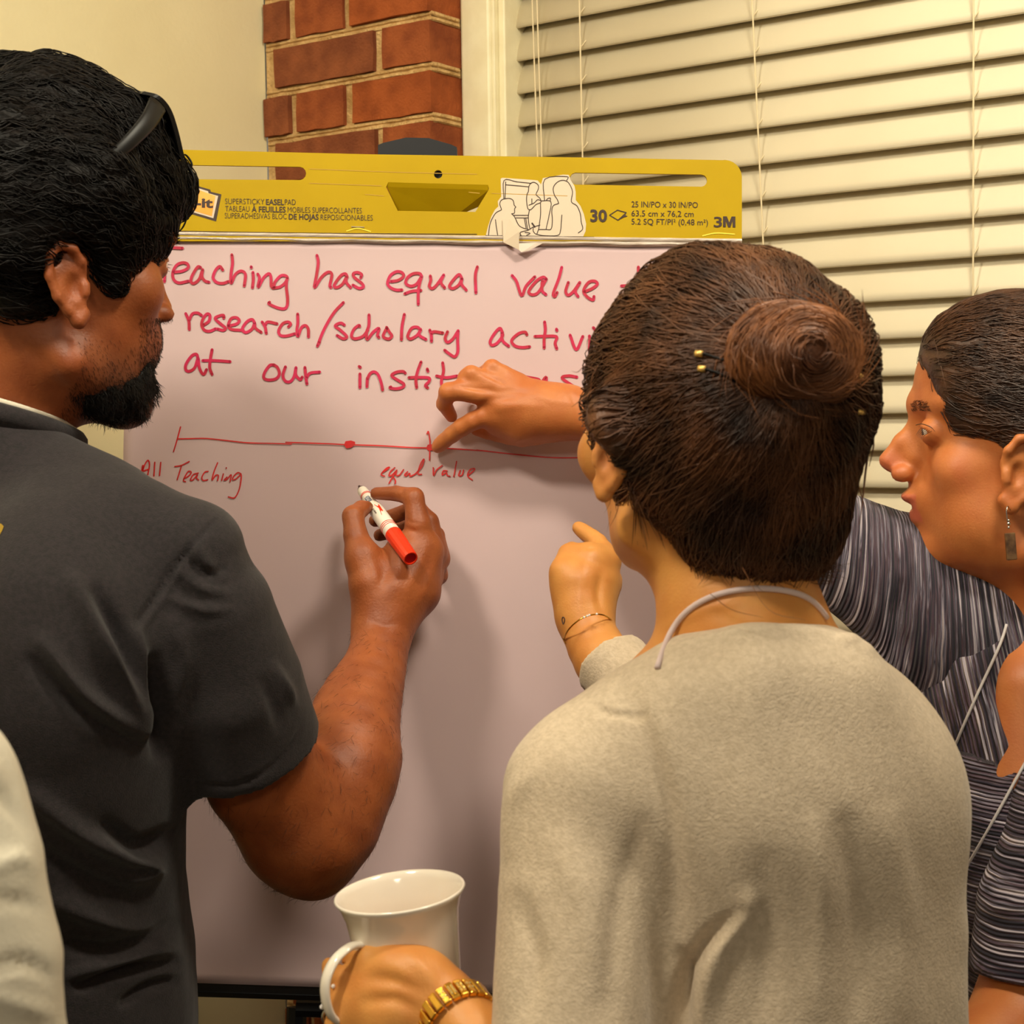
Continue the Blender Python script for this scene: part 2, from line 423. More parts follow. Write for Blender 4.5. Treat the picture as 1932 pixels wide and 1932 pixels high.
# pushed-in flap in the middle of the header
A_, B_ = padplane(733, 345, .0035), padplane(923, 350, .0035)
fl = [padplane(730, 353, .001), padplane(922, 359, .001), padplane(914, 380, -.012), padplane(857, 402, -.018), padplane(751, 401, -.018)]
V = [A_, B_, fl[0], fl[1]] + fl[2:]
V2 = [v - PN * .003 for v in V]
Fc = [(0, 2, 3, 1), (2, 6, 5, 3), (3, 5, 4)]; Fc += [tuple(i + 7 for i in f[::-1]) for f in Fc]
ringi = [0, 1, 3, 4, 5, 6, 2]; Fc += [(ringi[i], ringi[(i + 1) % 7], ringi[(i + 1) % 7] + 7, ringi[i] + 7) for i in range(7)]
mk('pushed_flap', V + V2, Fc, M_yel, pr)
slab('hook', [arc(827, 330, 9, 0, 337, 14)], -.0035, .003, M_black, ez)
# creases pressed in the card, and staple
for st in ([(585, 320), (740, 326), (900, 330)], [(585, 347), (640, 349), (720, 352)], [(690, 368), (725, 371)], [(885, 364), (905, 366)], [(928, 366), (1070, 371)]):
    V, Fc = ribbon([st], 1.2, .0038); mk('crease', V, Fc, M_card, pr)
V, Fc = merge([tube([padplane(664, 429, .0042), padplane(688, 430, .0042)], .0006, 6)]); mk('staple', V, Fc, mat('staple_metal', hexc(200, 190, 170), .3, metal=.8), pr)
M_ye = mat('yellow_edge', hexc(250, 220, 60), .35)
for st in ([(655, 437), (676, 432), (700, 438)], [(1325, 446), (1350, 441), (1385, 443)]):
    V, Fc = ribbon([st], 2.2, .004); mk('dent', V, Fc, M_ye, pr)

# paper sheet, gently buckled
nx, nz = 60, 80; V = []
tl, trr, br, blc = (241, 448), (1399, 462), (1368, 1890), (212, 1847)
for j in range(nz + 1):
    t = j / nz
    for i in range(nx + 1):
        s = i / nx
        x = (1 - t) * ((1 - s) * tl[0] + s * trr[0]) + t * ((1 - s) * blc[0] + s * br[0]); y = (1 - t) * ((1 - s) * tl[1] + s * trr[1]) + t * ((1 - s) * blc[1] + s * br[1])
        off = -.0007 + .0008 * min(1, t * 2) * math.sin(s * 9 + t * 4) * math.sin(t * 5 + s * 2) - .0004 * math.exp(-((t - .03) / .02) ** 2)
        if t > .97: off += .004 * ((t - .97) / .03) ** 2 * (1 - s)
        V.append(padplane(x, y, off))
n0 = len(V); V += [v - PN * .006 for v in V]
g = lambda j, i: j * (nx + 1) + i
Fc = [(g(j, i), g(j + 1, i), g(j + 1, i + 1), g(j, i + 1)) for j in range(nz) for i in range(nx)]
Fc += [tuple(q + n0 for q in f[::-1]) for f in Fc]
edge = [g(0, i) for i in range(nx)] + [g(j, nx) for j in range(nz)] + [g(nz, nx - i) for i in range(nx)] + [g(nz - j, 0) for j in range(nz)]
Fc += [(edge[i], edge[(i + 1) % len(edge)], edge[(i + 1) % len(edge)] + n0, edge[i] + n0) for i in range(len(edge))]
mk('paper_sheet', V, Fc, M_paper, pr, smooth=True)
# glossy binding strip below the header
pts = [(241, 443)] + [(x, 443 + (x - 241) * .0125) for x in range(300, 1399, 40)] + [(1399, 457)]
V = []; prof = [(-7, .0022), (-5, .0045), (-1, .0050), (1, .0034), (3, .0030), (5, .0046), (8, .0040), (10.5, .0008)]
for k, (x, y) in enumerate(pts):
    for dy, o_ in prof: V.append(padplane(x, y + dy + 1.2 * math.sin(k * 1.7) * (dy > 4), o_ + .0004 * math.sin(k * 2.3 + dy)))
m_ = len(prof); Fc = [(k * m_ + i, k * m_ + i + 1, (k + 1) * m_ + i + 1, (k + 1) * m_ + i) for k in range(len(pts) - 1) for i in range(m_ - 1)]
mk('binding_strip', V, Fc, M_tape, pr, smooth=True)
Z8 = lambda L_: [(910 + x * .1087, 320 + y * .1087) for x, y in L_]
# printed picture of people
slab('printed_panel', [Z8([(60, 1160), (100, 1000), (160, 820), (220, 710), (280, 650), (270, 560), (330, 480), (320, 170), (350, 155), (500, 165), (850, 190), (960, 200), (1020, 270), (1050, 160), (1400, 100), (1500, 105), (1535, 200), (1600, 300), (1620, 400), (1620, 540), (1700, 640), (1760, 780), (1800, 950), (1790, 1080), (1750, 1170)])], .0037, .0002, M_pgrey, pr)
ill = [[(110, 1150), (130, 980), (170, 870), (240, 760), (325, 715), (330, 690), (305, 610), (330, 545), (385, 520), (470, 512), (530, 540), (548, 590), (555, 630), (583, 662), (562, 690), (558, 765), (510, 778)],
       [(510, 778), (560, 830), (630, 970), (700, 1020), (800, 1050)], [(230, 880), (245, 1000), (268, 1145)],
       [(375, 520), (380, 200), (600, 225), (850, 250)], [(395, 510), (408, 225)], [(405, 275), (800, 310)],
       [(540, 805), (795, 805)], [(585, 850), (795, 850)], [(730, 860), (760, 1025)], [(755, 855), (785, 1035)],
       [(780, 430), (800, 390), (810, 300), (850, 245), (905, 235), (965, 275), (975, 340), (940, 420), (940, 455), (1000, 510), (1020, 560)],
       [(780, 430), (768, 520), (780, 640), (800, 700), (850, 700), (930, 620), (1000, 590), (1020, 560), (960, 535), (900, 590), (810, 630)], [(860, 520), (860, 605)],
       [(820, 705), (800, 820), (805, 930), (825, 1030)], [(1010, 600), (1010, 800), (980, 1030)],
       [(1080, 555), (1085, 180), (1465, 135), (1465, 200)], [(1020, 555), (1190, 570), (1160, 800), (1105, 1050)],
       [(1325, 598), (1300, 530), (1250, 450), (1230, 340), (1270, 260), (1350, 205), (1440, 205), (1510, 260), (1565, 400), (1545, 570), (1640, 640), (1700, 780), (1715, 920), (1740, 1040), (1665, 1110)],
       [(1325, 598), (1230, 640), (1205, 740), (1215, 880), (1195, 1040), (1100, 1050), (975, 1050)], [(1380, 800), (1370, 930), (1355, 1080), (1300, 1155), (1050, 1155), (940, 1130)],
       [(670, 1155), (660, 1105), (720, 1080), (800, 1060), (880, 1010), (1000, 975)], [(770, 1150), (830, 1115), (740, 1100)], [(885, 1010), (885, 1080), (940, 1130), (975, 1050), (985, 1010)],
       [(1110, 550), (1130, 520), (1180, 505), (1180, 550)]]
V, Fc = ribbon([Z8(s) for s in ill], 1.5, .004, 4); mk('printed_figures', V, Fc, M_print, pr)
V, Fc = ribbon([Z8([(865, 945), (910, 1005)])], 3, .0041); mk('printed_pen', V, Fc, M_print, pr)
V, Fc = ribbon([Z8([(60, 1155), (350, 1158)]), Z8([(655, 1160), (1200, 1172), (1932, 1182)]), [(330, 437), (600, 441), (900, 443)]], 1.2, .0041); mk('header_lip', V, Fc, M_print, pr)
# torn corner of the strip
V = [padplane(948.6, 414.6, .006), padplane(961, 414.6, .007), padplane(979.6, 440.6, .012), padplane(979.6, 474.4, .010), padplane(950, 459, .006)]
V2 = [v - PN * .0006 for v in V]; Fc = [(0, 4, 3, 2, 1), (5, 6, 7, 8, 9)] + [(i, (i + 1) % 5, (i + 1) % 5 + 5, i + 5) for i in range(5)]
mk('torn_flap', V + V2, Fc, M_pgrey, pr)
V = [padplane(979.6, 462, .010), padplane(1012, 460, .007), padplane(1024, 461, .006), padplane(1012, 467, .006), padplane(998, 475, .007), padplane(984, 478.5, .009), padplane(979.6, 474.4, .010)]
V2 = [v - PN * .0006 for v in V]; n = 7; Fc = [tuple(range(n))[::-1], tuple(range(n, 2 * n))] + [(i, (i + 1) % n, (i + 1) % n + n, i + n) for i in range(n)]
mk('torn_flap', V + V2, Fc, M_white, pr)

# printed words
def text(s, x0, x1, ytop, ybot, slope=.0135, weight=0.0, m=M_print, name='printed_words', off=.0041, plane=None, par=None, shear=0):
    cu = bpy.data.curves.new('t', 'FONT'); cu.body = s; cu.offset = weight; cu.resolution_u = 3; cu.shear = shear
    ob = bpy.data.objects.new('t', cu); COL.objects.link(ob); bpy.context.view_layer.update()
    me = bpy.data.meshes.new_from_object(ob.evaluated_get(bpy.context.evaluated_depsgraph_get()))
    n = len(me.vertices); co = np.empty(n * 3); me.vertices.foreach_get('co', co); co = co.reshape(-1, 3)
    Fc = [tuple(p.vertices) for p in me.polygons]
    bpy.data.objects.remove(ob); bpy.data.curves.remove(cu); bpy.data.meshes.remove(me)
    a = co[:, 0].min(); b = co[:, 0].max()
    H_ = .73 if plane is None else co[:, 1].max()                       # cap height of the built-in font
    X = x0 + (co[:, 0] - a) / (b - a) * (x1 - x0); Y = ybot - co[:, 1] / H_ * (ybot - ytop) + (X - x0) * slope
    f = plane or (lambda x, y: padplane(x, y, off))
    return mk(name, [f(x, y) for x, y in zip(X, Y)], Fc, m, par or pr)
text('SUPERSTICKY', 426, 500, 375, 386, weight=-.010); text('EASEL', 503, 537, 376.5, 387.5, weight=.018); text('PAD', 538.5, 559, 376.5, 387.8, weight=-.010)
text('TABLEAU', 426.5, 472, 389, 400, weight=-.010); text('À FEUILLES', 476, 540, 390, 401, weight=.018); text('MOBILES SUPERCOLLANTES', 544, 683.5, 391, 402, weight=-.010)
text('SUPERADHESIVAS BLOC', 425.5, 542, 402, 413, weight=-.010); text('DE HOJAS', 546, 602, 404, 415, weight=.018); text('REPOSICIONABLES', 606, 704, 405, 416, weight=-.010)
text('30', 1113.5, 1145, 396, 419, weight=.03); text('25 IN/PO x 30 IN/PO', 1191, 1316, 380.5, 392, .0115)
text('63,5 cm x 76,2 cm', 1191, 1308, 397.5, 409, .0115); text('5.2 SQ FT/PI² (0,48 m²)', 1191, 1335, 413, 424.5, .0115)
text('3', 1346, 1361.5, 409.5, 429.5, 0, .015); slab('printed_words', [[(1363.5, 429.5), (1363.5, 409.5), (1370.5, 409.5), (1375, 421), (1379.5, 409.7), (1386.5, 409.8), (1386.5, 430), (1381.5, 430), (1381.5, 418), (1377.2, 430), (1373, 430), (1368.5, 418), (1368.5, 429.5)]], .0041, .0002, M_print, pr)
Z3 = lambda L_: [(880 + x * .2795, 250 + y * .2795) for x, y in L_]
V, Fc = ribbon([Z3([(965, 562), (1018, 528)]), Z3([(1018, 528), (1078, 545)]), Z3([(1078, 545), (1022, 596)]), Z3([(1022, 596), (965, 562)])], 1.6, .0041); mk('printed_sheet_icon', V, Fc, M_print, pr)
slab('printed_sheet_fold', [Z3([(1022, 598), (1055, 572), (1078, 545), (1072, 562), (1086, 570), (1062, 576)])], .0041, .0002, M_print, pr)
slab('logo_border', [[(296, 346), (367, 350), (398, 359), (399, 363), (419, 368), (409, 419), (359, 404), (300, 402)]], .0037, .0002, M_print, pr)
slab('logo_ground', [[(300, 350), (366, 353.5), (394, 362), (395, 366), (413, 371), (404, 413), (360, 400), (303, 398)]], .0039, .0002, M_pgrey, pr)
slab('logo_note', [[(366, 356), (408, 371), (401, 409), (364, 398)]], .0041, .0002, M_orange, pr)
text('Post-it', 303, 403.5, 372, 390, 0.03, .035, off=.0044)

# handwriting
def zf(x0, y0, k): return lambda L_: [(x0 + x * k, y0 + y * k) for x, y in L_]
a1, a2, a3 = zf(300, 460, .16563), zf(570, 460, .18116), zf(900, 460, .16563)
a4, a5, a6, a7 = zf(330, 620, .1501), zf(600, 620, .15528), zf(250, 790, .15528), zf(620, 800, .15528)
words = {
 'Teaching': [a1([(-60, 30), (100, 40), (268, 50)]), a1([(75, 45), (72, 200), (68, 300), (62, 430)]), a1([(165, 322), (260, 312), (330, 275), (325, 230), (270, 215), (200, 245), (158, 330), (170, 410), (230, 445), (335, 425)]),
    a1([(475, 270), (440, 265), (380, 360), (365, 430), (400, 450), (460, 400), (495, 300)]), a1([(498, 295), (490, 370), (520, 420), (570, 438)]),
    a1([(727, 298), (690, 258), (640, 310), (618, 390), (660, 440), (730, 450), (790, 430)]), a1([(830, 125), (838, 220), (822, 340), (822, 450), (870, 350), (935, 310), (985, 350), (972, 480)]),
    a1([(1050, 262), (1052, 270)]), a1([(1070, 325), (1075, 400), (1065, 500)]), a1([(1125, 345), (1145, 390), (1130, 495), (1190, 390), (1250, 340), (1275, 380), (1280, 480), (1300, 505)]),
    a1([(1310, 500), (1320, 440), (1380, 370), (1430, 360), (1462, 385), (1440, 440), (1380, 490), (1310, 503)]), a1([(1462, 385), (1450, 480), (1465, 620), (1458, 710), (1420, 740), (1340, 725), (1255, 685), (1260, 665)])],
 'has': [a2([(155, 120), (168, 200), (150, 330), (130, 455), (200, 350), (270, 295), (310, 320), (290, 430), (300, 455)]), a2([(470, 345), (450, 312), (400, 335), (335, 430), (360, 455), (420, 420), (465, 340)]), a2([(465, 340), (460, 400), (505, 455)]),
    a2([(612, 352), (620, 320), (580, 298), (535, 310), (545, 350), (620, 410), (638, 450), (590, 462), (530, 430)])],
 'equal': [a2([(925, 392), (1000, 380), (1055, 340), (1040, 300), (985, 290), (920, 330), (890, 410), (920, 455), (980, 480), (1040, 480)]),
    a2([(1245, 340), (1225, 310), (1160, 310), (1100, 350), (1080, 410), (1130, 440), (1190, 420), (1245, 340)]), a2([(1245, 340), (1220, 430), (1210, 520), (1210, 630)]), a2([(1070, 520), (1140, 495), (1238, 485)]),
    a2([(1335, 335), (1340, 380), (1325, 440), (1355, 465), (1400, 430), (1475, 325)]), a2([(1475, 325), (1445, 400), (1485, 458)]),
    a2([(1665, 365), (1635, 320), (1580, 370), (1535, 440), (1570, 465), (1630, 430), (1665, 365)]), a2([(1665, 365), (1660, 420), (1710, 482)]), a2([(1825, 240), (1805, 330), (1810, 510)])],
 'value': [a3([(400, 362), (450, 430), (508, 590), (560, 480), (658, 375)]), a3([(788, 400), (750, 380), (670, 430), (590, 540), (630, 580), (700, 550), (788, 405)]), a3([(745, 420), (740, 530), (785, 578)]),
    a3([(965, 268), (930, 400), (870, 560), (885, 600), (912, 555)]), a3([(1040, 440), (1010, 540), (1040, 585), (1100, 540), (1170, 440)]), a3([(1170, 445), (1120, 540), (1150, 600)]),
    a3([(1225, 545), (1310, 510), (1370, 460), (1340, 425), (1270, 440), (1215, 530), (1250, 600), (1320, 640), (1332, 600)])],
 'to': [a3([(1838, 265), (1835, 400), (1800, 560), (1850, 640)]), a3([(1645, 480), (1780, 475), (1930, 465)]), a3([(2060, 520), (2000, 590), (2050, 640), (2120, 590), (2060, 520)])],
 'research': [a1([(305, 795), (340, 880), (345, 975)]), a1([(340, 880), (380, 800), (440, 788), (485, 815)]), a1([(510, 925), (570, 880), (580, 815), (545, 800), (500, 860), (488, 930), (520, 985), (580, 995), (645, 968)]),
    a1([(738, 845), (735, 815), (690, 820), (640, 850), (700, 910), (758, 960), (730, 985), (665, 970)]), a1([(790, 935), (880, 915), (915, 875), (880, 840), (820, 855), (790, 935), (830, 975), (960, 985)]),
    a1([(1090, 900), (1060, 862), (1000, 890), (950, 970), (990, 1010), (1060, 970), (1090, 900)]), a1([(1090, 900), (1100, 960), (1165, 1008)]), a1([(1175, 890), (1210, 950), (1222, 1020)]), a1([(1210, 930), (1240, 890), (1345, 910)]),
    a1([(1475, 945), (1500, 915), (1470, 890), (1410, 910), (1365, 985), (1380, 1040), (1450, 1050), (1545, 1025)]), a1([(1580, 800), (1582, 900), (1572, 980), (1582, 1055), (1620, 960), (1665, 930), (1700, 970), (1703, 1060)])],
 'slash': [a2([(430, 612), (330, 720), (230, 890), (160, 1065)]), a2([(182, 1020), (160, 1065)])],
 'scholary': [a2([(440, 845), (400, 825), (345, 855), (400, 900), (465, 965), (430, 988), (365, 955)]), a2([(600, 860), (590, 850), (540, 890), (515, 960), (550, 988), (630, 965), (685, 900)]),
    a2([(697, 740), (695, 850), (672, 920), (678, 995), (740, 920), (800, 880), (785, 950), (800, 975)]), a2([(880, 870), (910, 920), (935, 960), (900, 990), (845, 965), (870, 900), (885, 880)]), a2([(1065, 735), (1040, 870), (1035, 998)]),
    a2([(1235, 900), (1200, 868), (1140, 880), (1100, 960), (1130, 990), (1200, 950), (1235, 890)]), a2([(1235, 890), (1220, 950), (1290, 995)]), a2([(1330, 898), (1345, 950), (1348, 1015)]), a2([(1345, 945), (1370, 915), (1465, 928)]),
    a2([(1515, 915), (1490, 985), (1515, 1025), (1570, 990), (1625, 905)]), a2([(1625, 905), (1620, 1000), (1622, 1120), (1590, 1175), (1540, 1150), (1485, 1108)])],
 'activity': [a3([(290, 1010), (260, 962), (200, 1020), (150, 1110), (170, 1155), (230, 1130), (290, 1050), (285, 1010)]), a3([(285, 1010), (290, 1100), (360, 1165)]), a3([(568, 1035), (545, 1005), (470, 1025), (395, 1100), (430, 1160), (510, 1180), (600, 1172)]),
    a3([(770, 890), (778, 980), (765, 1080), (765, 1185)]), a3([(660, 1055), (780, 1052), (905, 1058), (890, 1130), (908, 1195)]), a3([(905, 972), (910, 988)]), a3([(1060, 1040), (1130, 1205), (1205, 1055)]),
    a3([(1280, 1050), (1285, 1120), (1278, 1210)]), a3([(1325, 955), (1350, 985)]), a3([(1515, 870), (1500, 980), (1480, 1090), (1500, 1200)]), a3([(1370, 1080), (1450, 1072), (1600, 1075)])],
 'at': [a4([(290, 370), (270, 322), (210, 345), (140, 450), (140, 520), (185, 535), (250, 490), (290, 370)]), a4([(295, 380), (305, 480), (340, 560), (370, 570), (398, 515)]), a4([(468, 265), (445, 400), (440, 500), (468, 575)]), a4([(352, 402), (500, 402), (695, 415)])],
 'our': [a4([(1240, 455), (1190, 465), (1130, 550), (1120, 620), (1180, 645), (1270, 630), (1315, 570), (1290, 490), (1245, 455)]), a4([(1390, 480), (1358, 590), (1390, 660), (1450, 665), (1500, 600), (1522, 490)]), a4([(1522, 490), (1520, 580), (1575, 640), (1600, 610)]),
    a4([(1635, 488), (1645, 600), (1660, 695)]), a4([(1655, 620), (1700, 560), (1820, 545)])],
 'institutions': [a5([(500, 460), (515, 470)]), a5([(510, 550), (510, 715)]), a5([(600, 600), (595, 705)]), a5([(598, 620), (630, 550), (680, 525), (730, 560), (768, 660), (785, 745)]),
    a5([(1060, 540), (1030, 520), (950, 530), (895, 570), (960, 620), (1040, 670), (1030, 710), (950, 730), (875, 720), (885, 708)]), a5([(1252, 405), (1210, 520), (1190, 620), (1198, 715)]), a5([(1105, 595), (1220, 592), (1345, 598), (1350, 640), (1305, 690), (1332, 718)]), a5([(1328, 490), (1335, 518)]),
    a5([(1515, 415), (1525, 520), (1500, 640), (1515, 740)]), a5([(1440, 575), (1560, 595), (1690, 575)])],
 'institutions end': [zf(780, 640, .2381)([(820, 285), (900, 300), (990, 318), (1010, 345), (1050, 300), (1052, 345)]), zf(780, 640, .2381)([(1295, 300), (1230, 290), (1180, 310), (1300, 400), (1260, 440)])],
}
for k, st in words.items():
    V, Fc = ribbon(st, 5.6, .00035); mk('handwriting', V, Fc, M_pink, pr)
red = {
 'line': [a6([(585, 100), (545, 250), (500, 400)]), (a6([(545, 245), (700, 242), (900, 240), (1150, 265), (1400, 292), (1700, 300), (1932, 308)]), 2.2), (a7([(-520, 222), (0, 240), (200, 250), (600, 262), (1000, 285), (1200, 290), (1500, 300), (1932, 330)]), 2.4),
     (zf(780, 640, .2381)([(500, 878), (800, 912), (1100, 938), (1400, 938)]), 2.4), a7([(1195, 120), (1212, 90), (1225, 160), (1232, 240), (1225, 440)])],
 'all': [a6([(105, 685), (125, 570), (130, 600), (110, 680), (150, 560), (190, 505), (208, 560), (188, 680)]), a6([(120, 640), (205, 610)]), a6([(272, 530), (262, 695)]), a6([(345, 530), (330, 690)])],
 'teaching': [a6([(515, 582), (600, 565), (690, 520)]), a6([(595, 575), (570, 660), (545, 740)]), a6([(625, 730), (690, 690), (715, 650), (680, 640), (640, 700), (620, 750), (645, 765)]), a6([(800, 660), (740, 680), (705, 745), (740, 740), (790, 680), (780, 720), (805, 745)]),
     a6([(920, 640), (880, 650), (845, 710), (860, 750), (915, 742)]), a6([(1035, 535), (990, 650), (968, 745), (1010, 690), (1045, 690), (1035, 752)]), a6([(1105, 670), (1085, 750)]), a6([(1140, 596), (1141, 602)]),
     a6([(1150, 710), (1115, 745), (1150, 735), (1200, 680), (1188, 765)]), a6([(1320, 670), (1280, 655), (1230, 700), (1220, 740), (1260, 730), (1320, 680), (1315, 780), (1290, 880), (1240, 960), (1165, 950)])],
 'equal': [a7([(650, 590), (700, 560), (740, 525), (700, 540), (640, 610), (680, 635)]), a7([(805, 530), (750, 580), (735, 630), (770, 620), (830, 560), (780, 640), (735, 720)]), a7([(830, 560), (820, 620), (860, 620), (910, 555)]), a7([(785, 640), (812, 690), (808, 725)]), a7([(960, 580), (925, 615), (940, 630), (985, 600), (990, 635), (1050, 610)]),
     a7([(1050, 610), (1130, 520), (1160, 425), (1120, 480), (1085, 600), (1130, 612)])],
 'value': [a7([(1272, 530), (1275, 625), (1310, 560), (1380, 505)]), a7([(1440, 570), (1395, 570), (1380, 620), (1430, 590), (1440, 625), (1475, 635)]), a7([(1555, 455), (1540, 540), (1520, 640)]), a7([(1600, 565), (1580, 625), (1620, 620), (1640, 560)]), a7([(1700, 620), (1770, 560), (1765, 540), (1715, 560), (1690, 630), (1745, 680)])],
}
for k, st in red.items():
    V, Fc = ribbon(st, 2.5, .0004); mk('handwriting', V, Fc, M_red, pr)
for c, L_ in (((660, 838.5), [(-11, 1), (-8, -6), (2, -7.5), (10, -5), (10, 1), (3, 6), (-6, 7.5), (-9, 4)]), ((812, 845), [(-8, 0), (-5, -6), (2, -7), (8, -2), (4, 5), (-5, 5)]), ((1108, 862), [(-10, 0), (-2, -5), (9, -7), (12, 0), (6, 6), (-2, 6)])):
    slab('marker_dot', [[(c[0] + x, c[1] + y) for x, y in L_]], .00055, .0002, M_red, pr)
# ================================================================== implicit modelling for bodies, clothes, hair and cup
def q_(p): return P(*p[:3])
class Solid:
    def __init__(self): self.ops = []; self.lo = np.full(3, 1e9); self.hi = np.full(3, -1e9)
    def _box(self, c, r): self.lo = np.minimum(self.lo, np.asarray(c) - r); self.hi = np.maximum(self.hi, np.asarray(c) + r)
    def add(self, f, k=.006): self.ops.append((0, f, k)); return self
    def sub(self, f, k=.004): self.ops.append((1, f, k)); return self
    def cut(self, f, k=.002): self.ops.append((2, f, k)); return self
    def seg(self, a, b, ra, rb, k=.006, flat=None, sub=False):
        a = np.array(a, float); b = np.array(b, float)
        if not sub: self._box(a, ra + .02); self._box(b, rb + .02)
        fn = cone(a, b, ra, rb, flat); (self.sub if sub else self.add)(fn, k); return self
    def chain(self, pts, k=.006, sm=0, flat=None, sub=False):
        """pts: (px, py, depth, radius in px)"""
        if sm: pts = catmull([np.array(p, float) for p in pts], sm)
        W3 = [(q_(p), p[3] * p[2] / F) for p in pts]
        fs = []
        for (a, ra), (b, rb) in zip(W3[:-1], W3[1:]):
            if not sub: self._box(a, ra + .02); self._box(b, rb + .02)
            fs.append(cone(a, b, ra, rb, flat))
        def f(X):
            d = fs[0](X)
            for g_ in fs[1:]: d = smin(d, g_(X), .002)
            return d
        (self.sub if sub else self.add)(f, k); return self
    def ell(self, c, r, R=None, k=.006, sub=False):
        c = np.asarray(c, float)
        if not sub: self._box(c, max(r) + .01)
        (self.sub if sub else self.add)(ellipsoid(c, r, R), k); return self
def smin(a, b, k):
    h = np.clip(.5 + .5 * (b - a) / k, 0, 1); return b + (a - b) * h - k * h * (1 - h)
def cone(a, b, ra, rb, flat=None):
    a = a.astype(np.float32); b = b.astype(np.float32)
    if flat is not None:
        n = unit(flat[0]).astype(np.float32); s = np.float32(1 / flat[1] - 1)
        fx = lambda X: X + ((X - a) @ n)[:, None] * s * n
        b2 = b + ((b - a) @ n) * s * n
    else: fx = lambda X: X; b2 = b
    ba = b2 - a; L = max(float(ba @ ba), 1e-12); ra = np.float32(ra); dr = np.float32(rb - ra); sc = np.float32(1 if flat is None else max(.5, flat[1]))
    def f(X):
        p = fx(X) - a; h = np.clip(p @ ba / np.float32(L), 0, 1)
        e = p - h[:, None] * ba
        return (np.sqrt(np.einsum('ij,ij->i', e, e)) - ra - dr * h) * sc
    return f
def ellipsoid(c, r, R=None):
    c = c.astype(np.float32); r = np.asarray(r, np.float32); R = None if R is None else np.asarray(R, np.float32)
    def f(X):
        p = X - c
        if R is not None: p = p @ R.T
        u = p / r; k0 = np.sqrt(np.einsum('ij,ij->i', u, u)); v = u / r; k1 = np.sqrt(np.einsum('ij,ij->i', v, v)) + 1e-9
        return k0 * (k0 - 1) / k1
    return f
def plane_f(o, n):
    o = np.asarray(o, np.float32); n = unit(n).astype(np.float32); return lambda X: (X - o) @ n
def capped(f, o, n):
    pl = plane_f(o, n); return lambda X: np.maximum(f(X), pl(X))
def field(ops, X, blk=None, half=0):
    D = np.full(len(X), .5, np.float32)
    if blk is None:
        for op, f, k in ops:
            d = f(X).astype(np.float32)
            if op == 0: D = smin(D, d, k)
            elif op == 1: D = -smin(-D, d, k)
            else: D = -smin(-D, -d, k)
        return D
    nb, per, C = blk; K = max(o[2] for o in ops)
    for op, f, k in ops:
        dc = f(C)
        sel = np.nonzero((dc < half * 1.5 + K + .006) if op < 2 else (dc > -(half * 1.5 + K + .006)))[0]
        if not len(sel): continue
        idx = (sel[:, None] * per + np.arange(per)).ravel()
        d = f(X[idx]).astype(np.float32); e = D[idx]
        D[idx] = smin(e, d, k) if op == 0 else -smin(-e, d, k) if op == 1 else -smin(-e, -d, k)
    return D
